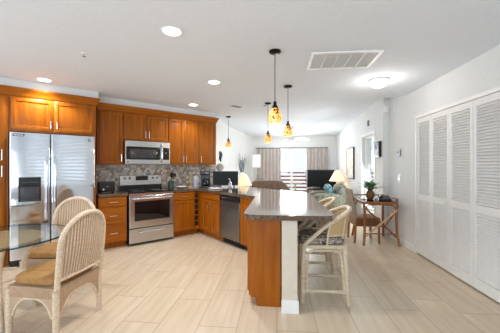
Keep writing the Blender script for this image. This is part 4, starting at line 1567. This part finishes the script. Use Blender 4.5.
# wall things on the right
o = MB().box(-0.012, -0.001, -0.045, 0.045, -0.055, 0.055).build('thermostat', M['grey_plastic'], loc=(XR1, 5.20, 1.60), bevel=0.004)
t = thing('thermostat', 'small white and grey thermostat on the wall left of the closet', 'thermostat', (XR1, 5.10, 1.62))
o.parent = t
o.location = (0, 0, 0)
o.name = 'display'
MB().box(-0.024, -0.0125, -0.075, 0.075, -0.06, 0.06).build('cover', noisy('light_grey_cover', srgb(176, 176, 176), srgb(190, 190, 190), 8, rough=0.5), t, bevel=0.006)
MB().box(-0.0255, -0.0242, -0.03, 0.04, -0.02, 0.03).build('screen', M['grey_plastic'], t)
o.location = (0, 0, 0)
t = thing('light_switch', 'white light switch plate on the wall below the thermostat', 'switch', (XR1, 5.10, 1.16))
MB().box(-0.007, -0.001, -0.06, 0.06, -0.075, 0.075).build('plate', M['white'], t, bevel=0.003)
for yy in (-0.025, 0.025):
    MB().box(-0.011, -0.0072, yy - 0.015, yy + 0.015, -0.035, 0.035).build('rocker', M['ceramic'], t, bevel=0.002)
t = thing('alarm_strobe', 'white wall alarm mounted high on the pier beyond the closet', 'alarm', (2.14, 5.571, 2.5))
MB().box(-0.045, 0.045, -0.04, -0.001, -0.07, 0.07).build('housing', M['white'], t, bevel=0.008)
MB().box(-0.02, 0.02, -0.052, -0.0405, -0.01, 0.04).build('lens', M['ceramic'], t, bevel=0.006)
o = MB().box(-0.03, -0.001, -0.04, 0.04, -0.065, 0.065).build('door_chime', M['grey_plastic'], loc=(XR2, 6.42, 2.36), bevel=0.005)
tag(o, 'small grey box on the wall above the side window', 'door chime')
o = MB().box(-0.006, -0.001, -0.02, 0.02, -0.05, 0.05).build('wall_sensor', M['paper'], loc=(XR1, 5.33, 2.46), bevel=0.002)
tag(o, 'thin white sensor strip high on the wall near the pier', 'sensor')


def canvas(name, y0, y1, z0, z1, d, art, frame, label, cat='picture'):
    t = thing(name, label, cat, (XR2, (y0 + y1) / 2, (z0 + z1) / 2))
    h_, v_ = (y1 - y0) / 2, (z1 - z0) / 2
    MB().box(-d, -0.001, -h_, h_, -v_, v_).build('frame', frame, t, bevel=0.003)
    MB().box(-d - 0.003, -d - 0.0004, -h_ + 0.02, h_ - 0.02, -v_ + 0.02, v_ - 0.02).build('artwork', art, t)
    return t


canvas('abstract_painting', 7.55, 8.15, 1.02, 1.90, 0.035, M['art1'], M['black_matte'], 'pale abstract painting with a dark frame edge on the right wall')
canvas('narrow_painting', 8.35, 8.85, 1.12, 1.88, 0.03, M['art1'], M['white'], 'narrow pale canvas farther along the right wall, behind the lamp')
canvas('framed_photograph', 5.66, 5.93, 1.56, 1.88, 0.055, M['art2'], M['black'], 'small grey framed photograph between the pier and the side window')

# ------------------------------------------------------------------ living room
t = thing('curtain_rod', 'dark curtain rod across the top of the balcony door', 'curtain rod', (0.5, YB - 0.10, 2.03))
MB().tube([(-1.27, 0, 0), (1.30, 0, 0)], 0.013, 8).build('rod', M['bronze'], t)
for xx in (-1.2, 0.0, 1.2):
    MB().box(xx - 0.01, xx + 0.01, 0.014, 0.0985, -0.012, 0.012).build('bracket', M['bronze'], t)


def curtain(x0, x1, label):
    def fn(u, v):
        return (x0 + (x1 - x0) * u, YB - 0.10 + 0.028 * math.sin(u * 2 * PI * (x1 - x0) / 0.13) * (0.6 + 0.4 * (1 - v)), 0.02 + 1.994 * v)
    b_ = MB().sheet(fn, 90, 4, 0.006)
    t_ = b_.build('curtain', M['curtain'])
    tag(t_, label, 'curtain', 'taupe curtains at the balcony door')


curtain(-0.72, 0.13, 'taupe pleated curtain left of the balcony door')
curtain(1.05, 1.78, 'taupe pleated curtain right of the balcony door, behind the television')

# brown sofa, its back to us
t = thing('sofa', 'brown upholstered sofa seen from behind beyond the counter', 'sofa', (-0.16, 7.75, 0), math.radians(0))
MB().ball((0, 0.1, 0.30), 0.56, 0.42, 0.22, 28, 14, e=0.45).build('base', M['brown_fabric'], t)
bk = MB()


def sofa_back(u, v):
    th = u * 2 * PI
    ph = -PI / 2 + PI * v
    e = 0.32
    f_ = lambda x: math.copysign(abs(x) ** e, x)
    x = 0.58 * f_(math.cos(ph)) * f_(math.cos(th))
    y = 0.13 * f_(math.cos(ph)) * f_(math.sin(th))
    z_ = 0.62 + 0.36 * f_(math.sin(ph))
    if z_ > 0.6:
        z_ -= (z_ - 0.6) * 0.8 * max(0, (x - 0.25) / 0.33) ** 1.5
    return (x, y - 0.30, z_)


bk.grid(sofa_back, 40, 20)
bk.build('backrest', M['brown_fabric'], t)
for sx in (-1, 1):
    MB().ball((sx * 0.52, 0.14, 0.42), 0.10, 0.36, 0.20, 18, 10, e=0.5).build('arm', M['brown_fabric'], t)
    for sy in (-0.2, 0.4):
        MB().lathe([(0.025, 0.0), (0.03, 0.10)], (sx * 0.45, sy, 0), 10).build('foot', M['black_matte'], t)
bb = MB()
bb.m = Matrix.Translation((-0.46, 7.70, 0.80)) @ Matrix.Rotation(math.radians(18), 4, 'Y')
bb.ball((0, 0, 0), 0.22, 0.085, 0.23, 20, 12, e=0.6)
tag(bb.build('pillow', M['grey_fabric']), 'grey patterned throw pillow showing over the back of the brown sofa', 'pillow')


def end_table(loc, w_, h_, label, mat):
    t = thing('end_table', label, 'table', loc)
    MB().box(-w_ / 2, w_ / 2, -w_ / 2, w_ / 2, h_ - 0.03, h_).build('table_top', mat, t, bevel=0.005)
    for sx in (-1, 1):
        for sy in (-1, 1):
            c = w_ / 2 - 0.04
            MB().tube([(sx * c, sy * c, 0), (sx * c, sy * c, h_ - 0.0302)], 0.018, 8).build('leg', mat, t)


def table_lamp(loc, label, r0, r1, hb, hs):
    t = thing('table_lamp', label, 'lamp', loc)
    MB().lathe([(0.07, 0), (0.075, 0.015), (0.10, hb * 0.35), (0.09, hb * 0.6), (0.03, hb * 0.85), (0.015, hb)], seg=20).build('base', M['lamp_base'], t)
    MB().lathe([(r1, hb), (r0, hb + hs), (r0 - 0.005, hb + hs), (r1 - 0.006, hb)], seg=28, cap0=False, cap1=False).build('lamp_shade', M['shade'], t)
    MB().ball((0, 0, hb + hs * 0.4), 0.03, 0.03, 0.04, 12, 8).build('bulb', M['bulb'], t)
    MB().tube([(0, 0, hb), (0, 0, hb + hs * 0.35)], 0.008, 6).build('stem', M['bronze'], t)
    l = bpy.data.lights.new('lamp_light', 'POINT')
    l.energy = 3.0
    l.color = (1.0, 0.84, 0.62)
    l.shadow_soft_size = 0.05
    lo = bpy.data.objects.new('lamp_light', l)
    COL.objects.link(lo)
    lo.parent = t
    lo.location = (0, 0, hb + hs * 0.8)


end_table((-0.86, 6.98, 0), 0.36, 0.60, 'small table holding the cream lamp behind the counter television', M['rattan_brown'])
table_lamp((-0.86, 6.98, 0.601), 'table lamp with glowing cream cone shade behind the counter television', 0.06, 0.215, 0.28, 0.29)
end_table((1.83, 8.45, 0), 0.42, 0.58, 'end table in the far right corner behind the floral armchair', M['rattan_brown'])
table_lamp((1.83, 8.45, 0.581), 'table lamp with cream cone shade beside the living room television', 0.07, 0.24, 0.34, 0.32)
# floor lamp with white drum shade
t = thing('floor_lamp', 'floor lamp with a white drum shade left of the curtain', 'lamp', (-0.70, 9.2, 0))
MB().lathe([(0.13, 0), (0.13, 0.02), (0.02, 0.03)], seg=20).build('base', M['chrome'], t)
MB().tube([(0, 0, 0.02), (0, 0, 1.45)], 0.010, 8).build('pole', M['chrome'], t)
MB().lathe([(0.13, 1.34), (0.125, 1.76), (0.12, 1.76), (0.125, 1.34)], seg=28, cap0=False, cap1=False).build('lamp_shade', M['shade_white'], t)
MB().ball((0, 0, 1.49), 0.03, 0.03, 0.04, 12, 8).build('bulb', M['bulb'], t)

# television on a black stand
t = thing('television_stand', 'black open television stand in front of the right curtain', 'stand', (1.48, 9.25, 0), math.radians(-6))
MB().box(-0.46, 0.46, -0.2, 0.2, 0.585, 0.615).build('top', M['black'], t, bevel=0.004)
MB().box(-0.46, 0.46, -0.2, 0.2, 0.30, 0.32).build('shelf', M['black'], t, bevel=0.004)
for sx in (-1, 1):
    for sy in (-1, 1):
        MB().box(sx * 0.44 - 0.02, sx * 0.44 + 0.02, sy * 0.18 - 0.02, sy * 0.18 + 0.02, 0, 0.2995).box(sx * 0.44 - 0.02, sx * 0.44 + 0.02, sy * 0.18 - 0.02, sy * 0.18 + 0.02, 0.3205, 0.5845).build('leg', M['black'], t)
t = thing('television', 'large black flat television on the stand by the right curtain', 'television', (1.48, 9.22, 0.6155), math.radians(-6))
MB().box(-0.47, 0.47, -0.03, 0.03, 0.06, 0.64).build('cabinet', M['black'], t, bevel=0.008)
MB().box(-0.445, 0.445, -0.033, -0.0305, 0.085, 0.615).build('screen', M['screen'], t)
MB().box(-0.2, 0.2, -0.11, 0.11, 0, 0.014).box(-0.05, 0.05, -0.02, 0.02, 0.014, 0.0595).build('base', M['black'], t)

# floral armchair facing left, its near arm towards us
t = thing('armchair', 'floral upholstered armchair between the island stools and the television', 'armchair', (1.36, 7.55, 0))
MB().ball((-0.05, 0, 0.30), 0.43, 0.36, 0.20, 24, 12, e=0.4).build('seat', M['floral'], t)
MB().ball((0.34, 0, 0.50), 0.15, 0.42, 0.40, 24, 12, e=0.55).build('backrest', M['floral'], t)
for sy in (-1, 1):
    MB().ball((-0.06, sy * 0.36, 0.40), 0.42, 0.12, 0.27, 24, 12, e=0.55).build('arm', M['floral'], t)
for sx in (-0.35, 0.35):
    for sy in (-0.3, 0.3):
        MB().lathe([(0.02, 0), (0.03, 0.13)], (sx, sy, 0), 10).build('foot', M['black_matte'], t)
bb = MB()
bb.m = Matrix.Translation((1.43, 7.55, 0.70)) @ Matrix.Rotation(math.radians(-24), 4, 'Y')
bb.ball((0, 0, 0), 0.09, 0.2, 0.2, 20, 12, e=0.6)
tag(bb.build('pillow', M['teal']), 'pale teal throw pillow leaning in the floral armchair', 'pillow')

# wall decorations on the left
t = thing('sea_ornament', 'dark blue sea creature ornament on the white wall beside the last cabinet', 'wall ornament', (-1.459, 6.72, 1.60), PI / 2)
bb = MB()
bb.tube(smooth_path([(-0.05, -0.025, 0.13), (0.03, -0.03, 0.12), (0.07, -0.03, 0.05), (0.02, -0.03, -0.01), (0.06, -0.03, -0.08), (0.11, -0.03, -0.12)], 6), [0.012, 0.018, 0.022, 0.026, 0.03, 0.034, 0.036, 0.038, 0.04, 0.042, 0.043, 0.044, 0.044, 0.044, 0.042, 0.04, 0.038, 0.036, 0.034, 0.032, 0.03, 0.028, 0.026, 0.022, 0.02, 0.018, 0.016, 0.014, 0.012, 0.01, 0.008], 10)
bb.build('body', M['orn'], t)
MB().prism([(0.04, -0.05), (0.12, -0.06), (0.14, -0.02), (0.05, -0.01)], -0.02, 0.03).build('fin', M['orn'], t)
# reed wall sculpture on the angled wall
ang = math.atan2(9.898 - 8.252, 0.56)
t = thing('reed_sculpture', 'spray of grey reeds and leaves hung on the left wall', 'wall ornament', (-1.19, 9.03, 1.18), ang)
for k in range(9):
    x = -0.22 + 0.055 * k
    top = 0.34 + 0.28 * random.random()
    MB().tube(smooth_path([(x * 0.5, -0.025, 0.0), (x * 0.9, -0.03, top * 0.5), (x * 1.25 + 0.03 * random.random(), -0.03, top)], 3), 0.007, 6).build('reed', M['grey_plastic'], t)
for k, (x, z_) in enumerate(((-0.12, 0.25), (0.02, 0.12), (0.12, 0.30))):
    MB().ball((x, -0.03, z_), 0.05, 0.012, 0.12, 12, 8).build('leaf', noisy('blue_grey_leaf_%d' % k, srgb(96, 118, 134), srgb(140, 156, 166), 8, rough=0.4), t)
